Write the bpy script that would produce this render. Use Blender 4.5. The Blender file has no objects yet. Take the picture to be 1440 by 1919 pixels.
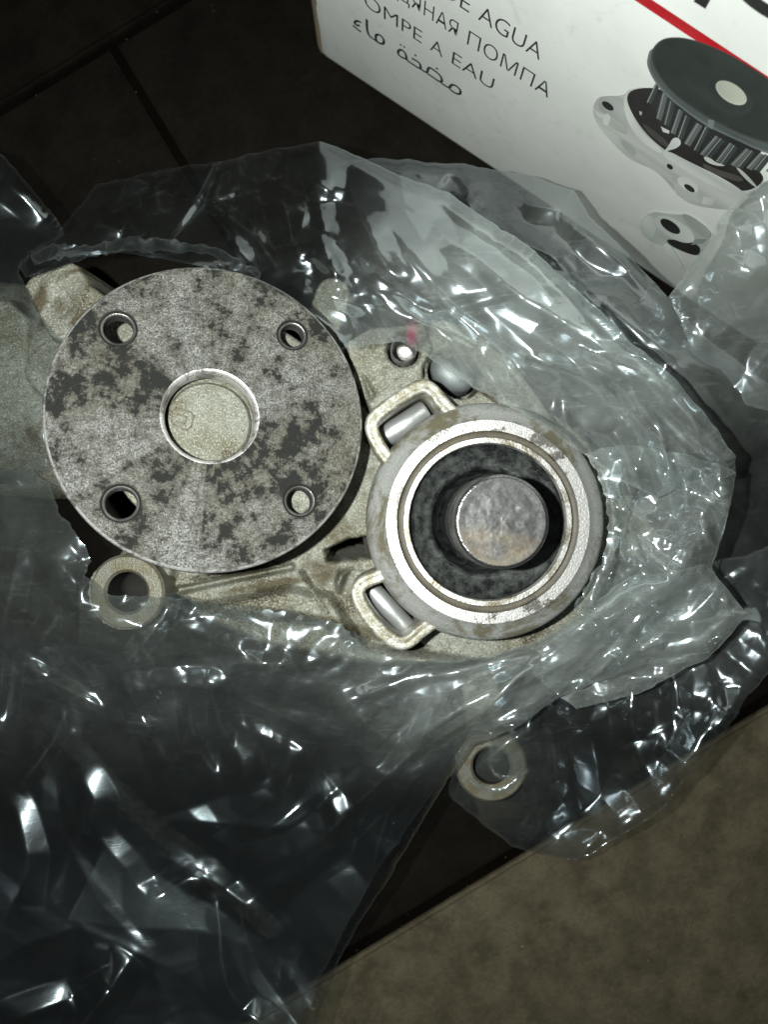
import bpy, bmesh, math, random
import numpy as np
from mathutils import Vector, Matrix, geometry

# ------------------------------------------------------------------ camera, light, exposure
SC = bpy.context.scene
COL = SC.collection
F = 1496.0            # focal length in photo pixels (27 mm phone lens)
CX, CY = 720.0, 959.5 # photo centre
ZC = 0.30             # camera height over the floor, looking straight down

cd = bpy.data.cameras.new("camera")
cam = bpy.data.objects.new("camera", cd); COL.objects.link(cam)
cam.location = (0, 0, ZC)
cd.sensor_fit = 'VERTICAL'; cd.sensor_height = 36.0; cd.sensor_width = 27.0
cd.lens = 36.0 * F / 1919.0
cd.clip_start = 0.005; cd.clip_end = 20
cd.dof.use_dof = True; cd.dof.focus_distance = 0.218; cd.dof.aperture_fstop = 14
SC.camera = cam

w = bpy.data.worlds.new("World"); SC.world = w; w.use_nodes = True
bg = w.node_tree.nodes["Background"]
bg.inputs[0].default_value = (0.75, 0.9, 1.0, 1); bg.inputs[1].default_value = 0.010

ld = bpy.data.lights.new("phone_flash", 'AREA'); ld.shape = 'DISK'; ld.size = 0.006
ld.energy = 1.22; ld.color = (0.97, 1.0, 0.955)
flash = bpy.data.objects.new("phone_flash", ld); COL.objects.link(flash)
flash.location = (-0.034, 0.004, 0.302)

SC.view_settings.view_transform = 'Standard'; SC.view_settings.look = 'None'
SC.view_settings.exposure = 0.0; SC.view_settings.gamma = 1.0
SC.view_settings.use_curve_mapping = False
SC.cycles.transparent_max_bounces = 24; SC.cycles.max_bounces = 10
SC.cycles.caustics_reflective = False; SC.cycles.caustics_refractive = False
SC.cycles.use_denoising = True
SC.cycles.sample_clamp_indirect = 3.0

def W(px, py, z):
    "photo pixel at height z -> world point"
    k = (ZC - z) / F
    return Vector(((px - CX) * k, -(py - CY) * k, z))

# ------------------------------------------------------------------ node helpers
def mat(name):
    m = bpy.data.materials.new(name); m.use_nodes = True
    nt = m.node_tree; nt.nodes.clear()
    out = nt.nodes.new('ShaderNodeOutputMaterial')
    return m, nt, out
class N:
    def __init__(s, nt): s.nt = nt
    def node(s, t, **kw):
        n = s.nt.nodes.new(t)
        for k, v in kw.items():
            if k.startswith('i_'):
                n.inputs[k[2:].replace('_', ' ')].default_value = v
            else: setattr(n, k, v)
        return n
    def link(s, a, b): s.nt.links.new(a, b)
    def coord(s, scale=(1, 1, 1), kind='Object', rot=(0, 0, 0), loc=(0, 0, 0)):
        t = s.node('ShaderNodeTexCoord'); m = s.node('ShaderNodeMapping')
        m.inputs['Scale'].default_value = scale; m.inputs['Rotation'].default_value = rot
        m.inputs['Location'].default_value = loc
        s.link(t.outputs[kind], m.inputs['Vector']); return m.outputs[0]
    def noise(s, vec, scale, detail=4, rough=0.55, dist=0.0, lac=2.0):
        n = s.node('ShaderNodeTexNoise'); n.inputs['Scale'].default_value = scale
        n.inputs['Detail'].default_value = detail; n.inputs['Roughness'].default_value = rough
        n.inputs['Distortion'].default_value = dist; n.inputs['Lacunarity'].default_value = lac
        s.link(vec, n.inputs['Vector']); return n.outputs['Fac']
    def voro(s, vec, scale, feature='F1', rand=1.0):
        n = s.node('ShaderNodeTexVoronoi'); n.feature = feature; n.inputs['Scale'].default_value = scale
        n.inputs['Randomness'].default_value = rand
        s.link(vec, n.inputs['Vector']); return n
    def ramp(s, fac, stops, interp='LINEAR'):
        n = s.node('ShaderNodeValToRGB'); n.color_ramp.interpolation = interp
        el = n.color_ramp.elements
        while len(el) < len(stops): el.new(0.5)
        for e, (p, c) in zip(el, stops):
            e.position = p
            e.color = (c, c, c, 1) if isinstance(c, (int, float)) else (*c, 1)
        s.link(fac, n.inputs[0]); return n.outputs[0]
    def mix(s, fac, a, b, mode='MIX'):
        n = s.node('ShaderNodeMix', data_type='RGBA', blend_type=mode)
        for sock, v in ((n.inputs[0], fac), (n.inputs[6], a), (n.inputs[7], b)):
            if hasattr(v, 'is_output'): s.link(v, sock)
            elif isinstance(v, (int, float)): sock.default_value = v
            else: sock.default_value = (*v, 1)
        return n.outputs[2]
    def math(s, op, a, b=0.0, c=0.0, clamp=False):
        n = s.node('ShaderNodeMath', operation=op, use_clamp=clamp)
        for sock, v in zip(n.inputs, (a, b, c)):
            if hasattr(v, 'is_output'): s.link(v, sock)
            else: sock.default_value = v
        return n.outputs[0]
    def bump(s, h, strength, dist, normal=None):
        n = s.node('ShaderNodeBump'); n.inputs['Strength'].default_value = strength
        n.inputs['Distance'].default_value = dist; s.link(h, n.inputs['Height'])
        if normal is not None: s.link(normal, n.inputs['Normal'])
        return n.outputs[0]
    def principled(s, base, rough=0.5, metal=0.0, normal=None, spec=0.5):
        p = s.node('ShaderNodeBsdfPrincipled')
        for sock, v in ((p.inputs['Base Color'], base), (p.inputs['Roughness'], rough), (p.inputs['Metallic'], metal),
                        (p.inputs['Specular IOR Level'], spec)):
            if hasattr(v, 'is_output'): s.link(v, sock)
            elif isinstance(v, (int, float)): sock.default_value = v
            else: sock.default_value = (*v, 1)
        if normal is not None: s.link(normal, p.inputs['Normal'])
        return p

# ------------------------------------------------------------------ materials
M = {}
def m_cast():
    m, nt, out = mat('cast_aluminium'); n = N(nt); c = n.coord()
    big = n.noise(c, 42, 6, .62, .6); mid = n.noise(c, 150, 5, .65); fine = n.noise(c, 1700, 3, .65); gr = n.noise(c, 620, 4, .7)
    base = n.mix(n.ramp(gr, [(.32, 0), (.70, 1)]), (.13, .134, .104), (.30, .31, .262))
    st = n.math('ADD', big, n.math('MULTIPLY', n.math('SUBTRACT', gr, .5), .22))
    base = n.mix(n.ramp(st, [(.43, 0), (.60, .8)]), base, (.105, .092, .045))
    base = n.mix(n.ramp(st, [(.585, 0), (.61, .75)]), base, (.05, .04, .02))
    base = n.mix(n.ramp(n.noise(c, 300, 3, .6), [(.64, 0), (.70, .5)]), base, (.07, .06, .035))
    base = n.mix(n.ramp(fine, [(.50, .0), (.70, .6)]), base, (.56, .56, .53))
    da = n.node('ShaderNodeAttribute', attribute_name='dirt')
    dd = n.ramp(n.math('ADD', da.outputs['Fac'], n.math('MULTIPLY', n.math('SUBTRACT', n.noise(c, 230, 6, .7), .5), 1.5)), [(.26, 0), (.70, .9)])
    base = n.mix(dd, base, (.062, .05, .024))
    nrm = n.bump(fine, .8, .0005); nrm = n.bump(gr, .35, .0007, nrm)
    p = n.principled(base, n.ramp(mid, [(.3, .38), (.7, .58)]), .35, nrm, .4)
    n.link(p.outputs[0], out.inputs[0]); return m
def m_flange():
    m, nt, out = mat('worn_steel'); n = N(nt); c = n.coord()
    a = n.noise(c, 62, 8, .66); b = n.noise(c, 190, 8, .72); rag = n.noise(c, 800, 4, .7); spread = n.noise(c, 24, 2, .5)
    f = n.math('ADD', n.math('MULTIPLY', a, .5), n.math('MULTIPLY', b, .5))
    f = n.math('ADD', f, n.math('MULTIPLY', n.math('SUBTRACT', rag, .5), .17))
    f = n.math('ADD', f, n.math('MULTIPLY', n.math('SUBTRACT', spread, .5), .20))
    fine = n.noise(c, 2000, 3, .7); gr = n.noise(c, 700, 5, .78)
    bright = n.mix(n.ramp(fine, [(.38, 0), (.66, 1)]), (.12, .122, .112), (.60, .605, .58))
    tint = n.ramp(n.noise(c, 36, 5, .65), [(.42, 0), (.62, 1)])
    bright = n.mix(n.math('MULTIPLY', tint, .5), bright, (.19, .175, .115))
    bright = n.mix(n.math('MULTIPLY', n.ramp(gr, [(.50, 0), (.58, 1)]), .6), bright, (.06, .056, .04))
    dark = n.ramp(f, [(.522, 0), (.546, 1)])
    half = n.ramp(f, [(.44, 0), (.53, .75)])
    col = n.mix(half, bright, (.085, .08, .062))
    col = n.mix(dark, col, (.017, .018, .016))
    p = n.principled(col, n.ramp(dark, [(0, .38), (1, .5)]), n.ramp(dark, [(0, .55), (1, .1)]), n.bump(fine, 1.0, .0007), .4)
    n.link(p.outputs[0], out.inputs[0]); return m
def m_machined(name, col=(.62, .62, .6), rough=.38, dirt=.5, dirtcol=(.13, .11, .07), scale=90, metal=.7, thr=(.5, .6)):
    m, nt, out = mat(name); n = N(nt); c = n.coord()
    fine = n.noise(c, 1800, 2, .6)
    d = n.ramp(n.noise(c, scale, 8, .75, .5), [(thr[0], 0), (thr[1], 1)])
    base = n.mix(n.ramp(fine, [(.3, 0), (.7, 1)]), tuple(x * .72 for x in col), col)
    base = n.mix(n.math('MULTIPLY', d, dirt), base, dirtcol)
    nrm = n.bump(fine, .4, .0003)
    p = n.principled(base, rough, metal, nrm, .5)
    n.link(p.outputs[0], out.inputs[0]); return m
def m_plain(name, col, rough=.5, metal=0.0, noise=.25, scale=200, bump=.3, spec=.5):
    m, nt, out = mat(name); n = N(nt); c = n.coord()
    f = n.noise(c, scale, 5, .6); fine = n.noise(c, scale * 8, 3, .6)
    base = n.mix(n.ramp(f, [(.3, 0), (.7, 1)]), tuple(x * (1 - noise) for x in col), tuple(min(1, x * (1 + noise)) for x in col))
    p = n.principled(base, rough, metal, n.bump(fine, bump, .0003), spec)
    n.link(p.outputs[0], out.inputs[0]); return m
def m_tile(name, a, b):
    m, nt, out = mat(name); n = N(nt); c = n.coord()
    f = n.noise(c, 14, 6, .65, .4); g = n.noise(c, 90, 6, .7); s = n.noise(c, 420, 3, .6)
    base = n.mix(n.ramp(f, [(.3, 0), (.7, 1)]), a, b)
    base = n.mix(n.ramp(g, [(.40, 0), (.66, .75)]), base, tuple(x * .42 for x in a))
    base = n.mix(n.ramp(n.noise(c, 34, 5, .7, .8), [(.48, 0), (.66, .35)]), base, tuple(x * k for x, k in zip(a, (.62, .66, .72))))
    base = n.mix(n.ramp(s, [(.62, 0), (.70, .3)]), base, tuple(x * .25 for x in a))
    base = n.mix(n.ramp(n.noise(c, 170, 2, .5), [(.74, 0), (.78, .6)]), base, tuple(min(1, x * 2.2) for x in b))
    base = n.mix(n.ramp(n.noise(c, 1300, 3, .7), [(.35, .35), (.6, 0)]), base, tuple(x * .4 for x in a))
    p = n.principled(base, .8, 0, n.bump(s, .5, .0006, n.bump(g, .3, .001)), .08)
    n.link(p.outputs[0], out.inputs[0]); return m
def m_seal():
    m, nt, out = mat('oily_rubber'); n = N(nt); c = n.coord()
    f = n.noise(c, 240, 8, .78, 0.0); fine = n.noise(c, 1100, 4, .7)
    base = n.mix(n.ramp(f, [(.42, 0), (.62, 1)]), (.011, .012, .012), (.075, .083, .08))
    base = n.mix(n.ramp(fine, [(.62, 0), (.72, .35)]), base, (.10, .095, .08))
    p = n.principled(base, n.ramp(f, [(.3, .22), (.7, .5)]), .1, n.bump(f, .4, .0010), .5)
    n.link(p.outputs[0], out.inputs[0]); return m
def m_shaft_top():
    m, nt, out = mat('sooty_shaft_end'); n = N(nt); c = n.coord()
    f = n.noise(c, 150, 7, .7, .2); fine = n.noise(c, 1100, 5, .75); g = n.noise(c, 240, 8, .75, .1)
    sx = n.node('ShaderNodeSeparateXYZ'); n.link(c, sx.inputs[0])
    low = n.math('MULTIPLY_ADD', sx.outputs['Y'], -70.0, n.math('MULTIPLY_ADD', f, 2.8, -1.5), clamp=True)
    base = n.mix(n.ramp(fine, [(.3, 0), (.75, 1)]), (.035, .037, .037), (.13, .132, .13))
    base = n.mix(n.ramp(g, [(.46, 0), (.56, .85)]), base, (.018, .019, .019))
    base = n.mix(n.math('MULTIPLY', low, .9), base, n.mix(n.ramp(g, [(.4, 0), (.6, 1)]), (.23, .20, .13), (.13, .075, .03)))
    p = n.principled(base, n.ramp(g, [(.4, .24), (.6, .45)]), .2, n.bump(g, .08, .0008, n.bump(fine, .15, .0004)), .6)
    n.link(p.outputs[0], out.inputs[0]); return m
def m_film():
    m, nt, out = mat('clear_film'); n = N(nt); c = n.coord()
    at = n.node('ShaderNodeAttribute', attribute_name='haze')
    mk = n.node('ShaderNodeAttribute', attribute_name='ink')
    blotch = n.noise(c, 70, 5, .6, 0.0)
    c2 = n.coord((1, 5, 1), rot=(0, 0, .7)); c3 = n.coord((1, 7, 1), rot=(0, 0, -.5))
    scr = n.ramp(n.noise(c2, 130, 3, .6, 1.2), [(.60, 0), (.66, 1)])
    scr2 = n.ramp(n.noise(c3, 110, 3, .6, 1.0), [(.62, 0), (.67, 1)])
    sc = n.math('MAXIMUM', scr, scr2)
    lw = n.node('ShaderNodeLayerWeight'); lw.inputs[0].default_value = .35
    hz = n.math('MULTIPLY', at.outputs['Fac'], n.ramp(blotch, [(.32, .6), (.70, 1.3)]))
    hz = n.math('MULTIPLY_ADD', sc, n.math('MULTIPLY', at.outputs['Fac'], .35), hz)
    edge = n.math('MULTIPLY', n.math('POWER', lw.outputs['Facing'], 3.0), n.math('MULTIPLY_ADD', at.outputs['Fac'], 1.6, .03))
    hz = n.math('ADD', hz, edge, clamp=True)
    hz = n.math('MAXIMUM', hz, n.math('MULTIPLY', mk.outputs['Fac'], .6))
    nrm = n.bump(n.noise(c, 170, 3, .5, .6), .05, .0010)
    nrm = n.bump(sc, .05, .0005, nrm)
    tr = n.node('ShaderNodeBsdfTransparent'); tr.inputs[0].default_value = (.85, .87, .865, 1)
    df = n.node('ShaderNodeBsdfDiffuse'); tl = n.node('ShaderNodeBsdfTranslucent')
    colr = n.mix(mk.outputs['Fac'], (.56, .62, .59), (.55, .12, .22))
    n.link(colr, df.inputs[0]); n.link(colr, tl.inputs[0])
    n.link(nrm, df.inputs['Normal']); 
    ms = n.node('ShaderNodeMixShader'); ms.inputs[0].default_value = .3
    n.link(df.outputs[0], ms.inputs[1]); n.link(tl.outputs[0], ms.inputs[2])
    m1 = n.node('ShaderNodeMixShader'); n.link(hz, m1.inputs[0])
    n.link(tr.outputs[0], m1.inputs[1]); n.link(ms.outputs[0], m1.inputs[2])
    gl = n.node('ShaderNodeBsdfGlossy'); gl.inputs['Color'].default_value = (.92, .97, 1, 1)
    gl.inputs['Roughness'].default_value = .09; n.link(nrm, gl.inputs['Normal'])
    lw2 = n.node('ShaderNodeLayerWeight'); lw2.inputs[0].default_value = .5; n.link(nrm, lw2.inputs['Normal'])
    fr = n.math('MULTIPLY_ADD', n.math('POWER', lw2.outputs['Facing'], 4.0), .55, .19, clamp=True)
    m2 = n.node('ShaderNodeMixShader'); n.link(fr, m2.inputs[0])
    gl2 = n.node('ShaderNodeBsdfGlossy'); gl2.inputs['Color'].default_value = (.80, .93, 1, 1)
    gl2.inputs['Roughness'].default_value = .26; n.link(nrm, gl2.inputs['Normal'])
    mg = n.node('ShaderNodeMixShader'); mg.inputs[0].default_value = .44
    n.link(gl.outputs[0], mg.inputs[1]); n.link(gl2.outputs[0], mg.inputs[2])
    n.link(m1.outputs[0], m2.inputs[1]); n.link(mg.outputs[0], m2.inputs[2])
    n.link(m2.outputs[0], out.inputs[0]); return m
def m_card():
    m, nt, out = mat('white_printed_card'); n = N(nt); c = n.coord()
    f = n.noise(c, 24, 5, .6, .4); g = n.noise(c, 150, 5, .7)
    base = n.mix(n.ramp(f, [(.35, 0), (.7, 1)]), (.57, .60, .57), (.66, .685, .66))
    base = n.mix(n.ramp(g, [(.58, 0), (.72, .35)]), base, (.36, .37, .32))
    base = n.mix(n.ramp(n.noise(c, 60, 6, .7, 1.0), [(.60, 0), (.72, .4)]), base, (.42, .45, .42))
    p = n.principled(base, .45, 0, n.bump(f, .15, .002), .4)
    n.link(p.outputs[0], out.inputs[0]); return m
def m_print():
    m, nt, out = mat('printed_ink'); n = N(nt); c = n.coord()
    at = n.node('ShaderNodeAttribute', attribute_name='ink_colour', attribute_type='GEOMETRY')
    g = n.noise(c, 160, 4, .6)
    col = n.mix(n.ramp(g, [(.3, .0), (.75, .05)]), at.outputs['Color'], (.30, .33, .31))
    p = n.principled(col, .42, 0, None, .4)
    n.link(p.outputs[0], out.inputs[0]); return m
M['cast'] = m_cast(); M['flange'] = m_flange(); M['film'] = m_film(); M['card'] = m_card(); M['print'] = m_print()
M['seal'] = m_seal(); M['shaft_top'] = m_shaft_top()
M['hub'] = m_machined('dirty_housing', (.40, .41, .395), .5, .85, (.13, .11, .055), 60, .25, (.47, .58))
M['ring'] = m_machined('bright_machined_face', (.50, .50, .485), .4, .9, (.07, .066, .055), 60, .5, (.525, .56))
M['race'] = m_machined('bearing_race_steel', (.56, .56, .53), .38, .85, (.12, .095, .05), 130, .5, (.46, .58))
M['groove'] = m_plain('brown_grease', (.055, .046, .026), .55, 0, .4, 180)
M['shaft'] = m_machined('polished_shaft', (.40, .40, .40), .25, .6, (.1, .1, .1), 100, .95)
M['pin'] = m_plain('satin_zinc', (.55, .57, .57), .38, .75, .12, 220, .15)
M['plug'] = m_plain('dull_zinc', (.17, .19, .19), .5, .35, .2, 160, .2)
M['boss'] = m_machined('dull_boss', (.17, .168, .135), .45, .8, (.10, .085, .045), 120, .35, (.44, .58))
M['mark'] = m_plain('mark_shade', (.11, .10, .065), .6, 0, .3, 300)  # darker strokes carry the relief shade of the cast mark as colour
M['thread'] = m_plain('thread_steel', (.30, .295, .285), .36, .8, .3, 300)
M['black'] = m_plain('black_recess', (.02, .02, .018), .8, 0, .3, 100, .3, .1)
M['tile_dark'] = m_tile('dark_floor_tile', (.0055, .0045, .0032), (.010, .008, .0052))
M['tile_brown'] = m_tile('brown_floor_tile', (.092, .078, .050), (.138, .118, .078))
M['grout'] = m_plain('black_grout', (.0034, .0029, .0021), .9, 0, .3, 60, .3, .0)
M['board'] = m_plain('raw_cardboard', (.30, .25, .16), .8, 0, .2, 120)
M['strip'] = m_plain('gritty_rubber', (.026, .025, .022), .8, 0, .85, 420, .9, .1)

# ------------------------------------------------------------------ mesh helpers
def link(o, parent=None):
    COL.objects.link(o)
    if parent is not None: o.parent = parent
    return o
def obj(name, me, m, parent=None, smooth=True):
    if isinstance(me, bmesh.types.BMesh):
        b = me; me = bpy.data.meshes.new(name); b.to_mesh(me); b.free()
    me.name = name
    if m is not None: me.materials.clear(); me.materials.append(m)
    if smooth: me.polygons.foreach_set('use_smooth', [True] * len(me.polygons))
    return link(bpy.data.objects.new(name, me), parent)
def tag(o, label, cat, group=None):
    o['label'] = label; o['category'] = cat
    if group: o['group'] = group
    return o
def empty(name, loc=(0, 0, 0)):
    e = bpy.data.objects.new(name, None); e.empty_display_size = .02; e.location = loc
    return link(e)
def lathe(profile, seg=96, closed=False):
    "profile [(r,z)...] -> mesh about the z axis; sharp corners are doubled points"
    bm = bmesh.new(); rings = []
    for r, z in profile:
        if r < 1e-7: rings.append([bm.verts.new((0, 0, z))])
        else: rings.append([bm.verts.new((r * math.cos(2 * math.pi * i / seg), r * math.sin(2 * math.pi * i / seg), z)) for i in range(seg)])
    pairs = list(zip(rings, rings[1:])) + ([(rings[-1], rings[0])] if closed else [])
    for a, b in pairs:
        for i in range(seg):
            j = (i + 1) % seg
            if len(a) == 1 and len(b) == 1: continue
            if len(a) == 1: bm.faces.new((a[0], b[j], b[i]))
            elif len(b) == 1: bm.faces.new((a[i], a[j], b[0]))
            else: bm.faces.new((a[i], a[j], b[j], b[i]))
    bmesh.ops.recalc_face_normals(bm, faces=bm.faces)
    return bm
def sharpen(o, ang=35):
    bm = bmesh.new(); bm.from_mesh(o.data)
    for e in bm.edges:
        if len(e.link_faces) == 2 and e.calc_face_angle(0) > math.radians(ang): e.smooth = False
    bm.to_mesh(o.data); bm.free(); return o

# ------------------------------------------------------------------ floor
floor_dir = Vector((.855, .518))        # tile row direction in world (x right, y up)
floor_nrm = Vector((.518, -.855))       # across the rows, towards the lower right of the view
bm = bmesh.new()
bmesh.ops.create_grid(bm, x_segments=1, y_segments=1, size=1.6)
floor = obj('floor', bm, M['grout'], smooth=False); floor.location = (0, 0, .0016); floor['kind'] = 'structure'
T = .3346; k0 = ZC / F
def tile_mesh(name, size, m):
    bm = bmesh.new(); h = size / 2
    bmesh.ops.create_cube(bm, size=1)
    for v in bm.verts: v.co = Vector((v.co.x * size, v.co.y * size, v.co.z * .008 - .001))
    bmesh.ops.bevel(bm, geom=[e for e in bm.edges if all(v.co.z > 0 for v in e.verts)], offset=.0012, segments=2, affect='EDGES')
    me = bpy.data.meshes.new(name); bm.to_mesh(me); bm.free(); me.materials.append(m); return me
tm_d = tile_mesh('tile', T - .0036, M['tile_dark']); tm_b = tile_mesh('tile', T - .005, M['tile_brown'])
# row edges: photo line 1 has normal coordinate 189 px, line 2 has 1859 px
n0 = (CX * .518 + CY * .855)
e1 = (189 - n0) * k0; e2 = (1859 - n0) * k0
along0 = (.855 * (284 - CX) - .518 * (209 - CY)) * k0
ang = math.atan2(floor_dir.y, floor_dir.x)
for r in range(-1, 3):
    nc = e1 + (r - .5 + (0 if r != 3 else 0)) * (e2 - e1)
    off = {0: -.09, 1: 0.0, 2: -.16, -1: 0.0}[r] if True else 0
    for c in range(-3, 3):
        ac = along0 + off + (c + .5) * T
        p = floor_dir * ac + floor_nrm * nc
        if p.length > .75: continue
        t = bpy.data.objects.new('tile', tm_b if r == 2 else tm_d)
        link(t, floor); t.location = (p.x, p.y, .003 - .004 + .001); t.rotation_euler = (0, 0, ang)

# ------------------------------------------------------------------ pump casting as one relief
G0 = .00055
xs = np.arange(-.205, .125, G0); ys = np.arange(-.115, .125, G0)
X, Y = np.meshgrid(xs, ys)
def sd_poly(P, X, Y):
    d2 = np.full(X.shape, 1e9); inside = np.zeros(X.shape, bool)
    n = len(P)
    for i in range(n):
        x1, y1 = P[i]; x2, y2 = P[(i + 1) % n]
        ex, ey = x2 - x1, y2 - y1; L = ex * ex + ey * ey + 1e-20
        t = np.clip(((X - x1) * ex + (Y - y1) * ey) / L, 0, 1)
        d2 = np.minimum(d2, (X - x1 - t * ex) ** 2 + (Y - y1 - t * ey) ** 2)
        if abs(ey) > 1e-15:
            c = ((y1 > Y) != (y2 > Y)) & (X < ex * (Y - y1) / ey + x1)
            inside ^= c
    d = np.sqrt(d2)
    return np.where(inside, -d, d)
def sd_circ(px, py, rpx, z):
    c = W(px, py, z); return np.hypot(X - c.x, Y - c.y) - rpx * (ZC - z) / F
def sd_pp(pts, z):
    return sd_poly([tuple(W(a, b, z)[:2]) for a, b in pts], X, Y)
def sd_cap(p, q, rpx, z):
    a = W(*p, z); b = W(*q, z); ex, ey = b.x - a.x, b.y - a.y
    t = np.clip(((X - a.x) * ex + (Y - a.y) * ey) / (ex * ex + ey * ey), 0, 1)
    return np.hypot(X - a.x - t * ex, Y - a.y - t * ey) - rpx * (ZC - z) / F
def sstep(x): x = np.clip(x, 0, 1); return x * x * (3 - 2 * x)
def smax(a, b, k):
    h = np.clip(.5 + .5 * (a - b) / k, 0, 1); return b * (1 - h) + a * h + k * h * (1 - h)
H = np.zeros(X.shape)
def raise_(sd, z, wd=.003, k=.003, slope=(0, 0)):
    global H
    zz = z + slope[0] * X + slope[1] * Y
    H = smax(H, zz * sstep(-sd / wd + .5), k)
def cut(sd, z, wd=.0018):
    global H
    f = sstep(-sd / wd + .5); H = np.where(z < H, H * (1 - f) + z * f, H)
def addh(sd, dz, wd):
    global H
    H = H + dz * sstep(-sd / wd + .5)

# main plate under the flange and under the hub
raise_(np.hypot(X + .0440, Y - .0240) - .0345, .0672, .005, .003, (-.27, -.139))
raise_(sd_circ(912, 990, 262, .050), .051, .006)
raise_(sd_pp([(470, 1000), (600, 640), (720, 620), (760, 700), (760, 1240), (600, 1235), (420, 1180), (300, 1120), (320, 1040)], .052), .054, .008, .006, (0, .02))
# lower web that falls towards the bottom
raise_(sd_pp([(330, 1110), (540, 1070), (640, 1085), (700, 1180), (900, 1215), (900, 1270), (700, 1275), (500, 1240), (330, 1170)], .055), .0585, .014, .003)
# rounded outlet on the left
d = sd_cap((-330, 690), (60, 720), 0, .05); rr = .036
H = smax(H, np.where(d < rr, .026 + np.sqrt(np.maximum(rr * rr - d * d, 0)), 0), .006)
addh(sd_circ(110, 690, 62, .062), -.0016, .0012)
# bracket piece with dirty rim above the outlet
raise_(sd_pp([(40, 540), (60, 515), (140, 485), (160, 495), (182, 530), (200, 545), (300, 620), (180, 700), (90, 640)], .060), .063, .004, .0025)
addh(sd_circ(120, 572, 26, .06), -.0010, .003)
raise_(sd_pp([(-120, 570), (20, 545), (70, 590), (70, 700), (-120, 720)], .060), .0615, .006, .004)
# ear with bolt hole, lower left
raise_(sd_circ(237, 1110, 72, .062), .064, .0009, .0006)
raise_(sd_cap((260, 1080), (330, 960), 60, .056), .058, .004)
cut(sd_circ(237, 1110, 48, .062), .0108, .0009)
# upper right ear plate with hole
raise_(sd_pp([(640, 640), (690, 610), (800, 600), (818, 655), (800, 690), (800, 760), (700, 790), (655, 720)], .060), .062, .003, .002)
raise_(sd_pp([(648, 655), (668, 655), (722, 742), (690, 790)], .060), .0645, .006, .002)
raise_(sd_pp([(790, 720), (900, 725), (990, 790), (1060, 850), (900, 880), (780, 800)], .058), .060, .003, .002)
cut(sd_circ(757, 655, 27, .062), .030, .0012)
addh(sd_circ(757, 655, 34, .062), -.0009, .0008)
raise_(sd_pp([(800, 590), (880, 600), (980, 690), (1080, 830), (900, 880), (780, 770), (790, 690)], .057), .0575, .003, .002)
cut(sd_cap((842, 690), (866, 708), 36, .060), .034, .0014)
raise_(sd_cap((625, 560), (600, 640), 42, .045), .050, .004)
# tongue, pocket and ribs between flange and hub
cut(sd_pp([(608, 1034), (650, 1014), (704, 1006), (704, 1044), (655, 1050), (612, 1054)], .058), .0108, .0012)
raise_(sd_pp([(618, 1055), (690, 1043), (698, 1056), (668, 1086), (645, 1140), (616, 1128), (606, 1095)], .060), .0640, .012, .004)
cut(sd_cap((318, 1112), (540, 1066), 5, .060), .049, .0014)
raise_(sd_cap((430, 1170), (600, 1120), 6, .062), .0605, .002, .001)
raise_(sd_cap((560, 1075), (612, 1150), 7, .062), .0615, .002, .001)
raise_(sd_cap((352, 1088), (520, 1062), 8, .062), .0625, .003, .0015)
# slots under the two lugs
cut(sd_pp([(709, 800), (740, 765), (800, 735), (818, 755), (800, 800), (740, 840)], .060), .036, .002)
cut(sd_pp([(682, 1110), (700, 1096), (720, 1100), (790, 1180), (760, 1205), (730, 1190)], .060), .036, .002)
# far boss under the film, lower right, with its arm
raise_(sd_cap((905, 1300), (922, 1437), 50, .034), .030, .006)
raise_(sd_circ(922, 1437, 67, .040), .040, .0012, .0008); cut(sd_circ(922, 1437, 46, .040), .0108, .0009)
# bosses under the film, top
raise_(sd_cap((1090, 880), (1180, 1000), 70, .04), .040, .01)
# cast unevenness
rng = np.random.default_rng(4)
def vnoise(shape, cell, seed):
    r = np.random.default_rng(seed); gh, gw = int(shape[0] / cell) + 3, int(shape[1] / cell) + 3
    g = r.uniform(-1, 1, (gh, gw)); yy = np.arange(shape[0]) / cell; xx = np.arange(shape[1]) / cell
    yi = yy.astype(int); xi = xx.astype(int); fy = sstep(yy - yi)[:, None]; fx = sstep(xx - xi)[None]
    a = g[yi][:, xi]; b = g[yi][:, xi + 1]; c = g[yi + 1][:, xi]; d_ = g[yi + 1][:, xi + 1]
    return (a * (1 - fx) + b * fx) * (1 - fy) + (c * (1 - fx) + d_ * fx) * fy
H = np.where(H > .004, H + .00035 * vnoise(H.shape, 14, 1) + .00018 * vnoise(H.shape, 5, 2), H)

def grid_mesh(name, XX, YY, ZZ, keep):
    idx = -np.ones(XX.shape, int)
    q = keep[:-1, :-1] & keep[1:, :-1] & keep[:-1, 1:] & keep[1:, 1:]
    used = np.zeros(XX.shape, bool)
    used[:-1, :-1] |= q; used[1:, :-1] |= q; used[:-1, 1:] |= q; used[1:, 1:] |= q
    idx[used] = np.arange(used.sum())
    V = np.stack([XX[used], YY[used], ZZ[used]], 1)
    Fq = np.stack([idx[:-1, :-1][q], idx[:-1, 1:][q], idx[1:, 1:][q], idx[1:, :-1][q]], 1)
    if YY[-1, 0] < YY[0, 0]: Fq = Fq[:, ::-1].copy()
    me = bpy.data.meshes.new(name)
    me.vertices.add(len(V)); me.vertices.foreach_set('co', V.astype(np.float32).ravel())
    me.loops.add(Fq.size); me.loops.foreach_set('vertex_index', Fq.astype(np.int32).ravel())
    me.polygons.add(len(Fq)); me.polygons.foreach_set('loop_start', np.arange(0, Fq.size, 4, dtype=np.int32))
    me.polygons.foreach_set('loop_total', np.full(len(Fq), 4, dtype=np.int32))
    me.update(calc_edges=True); me.validate()
    return me, used

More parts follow.
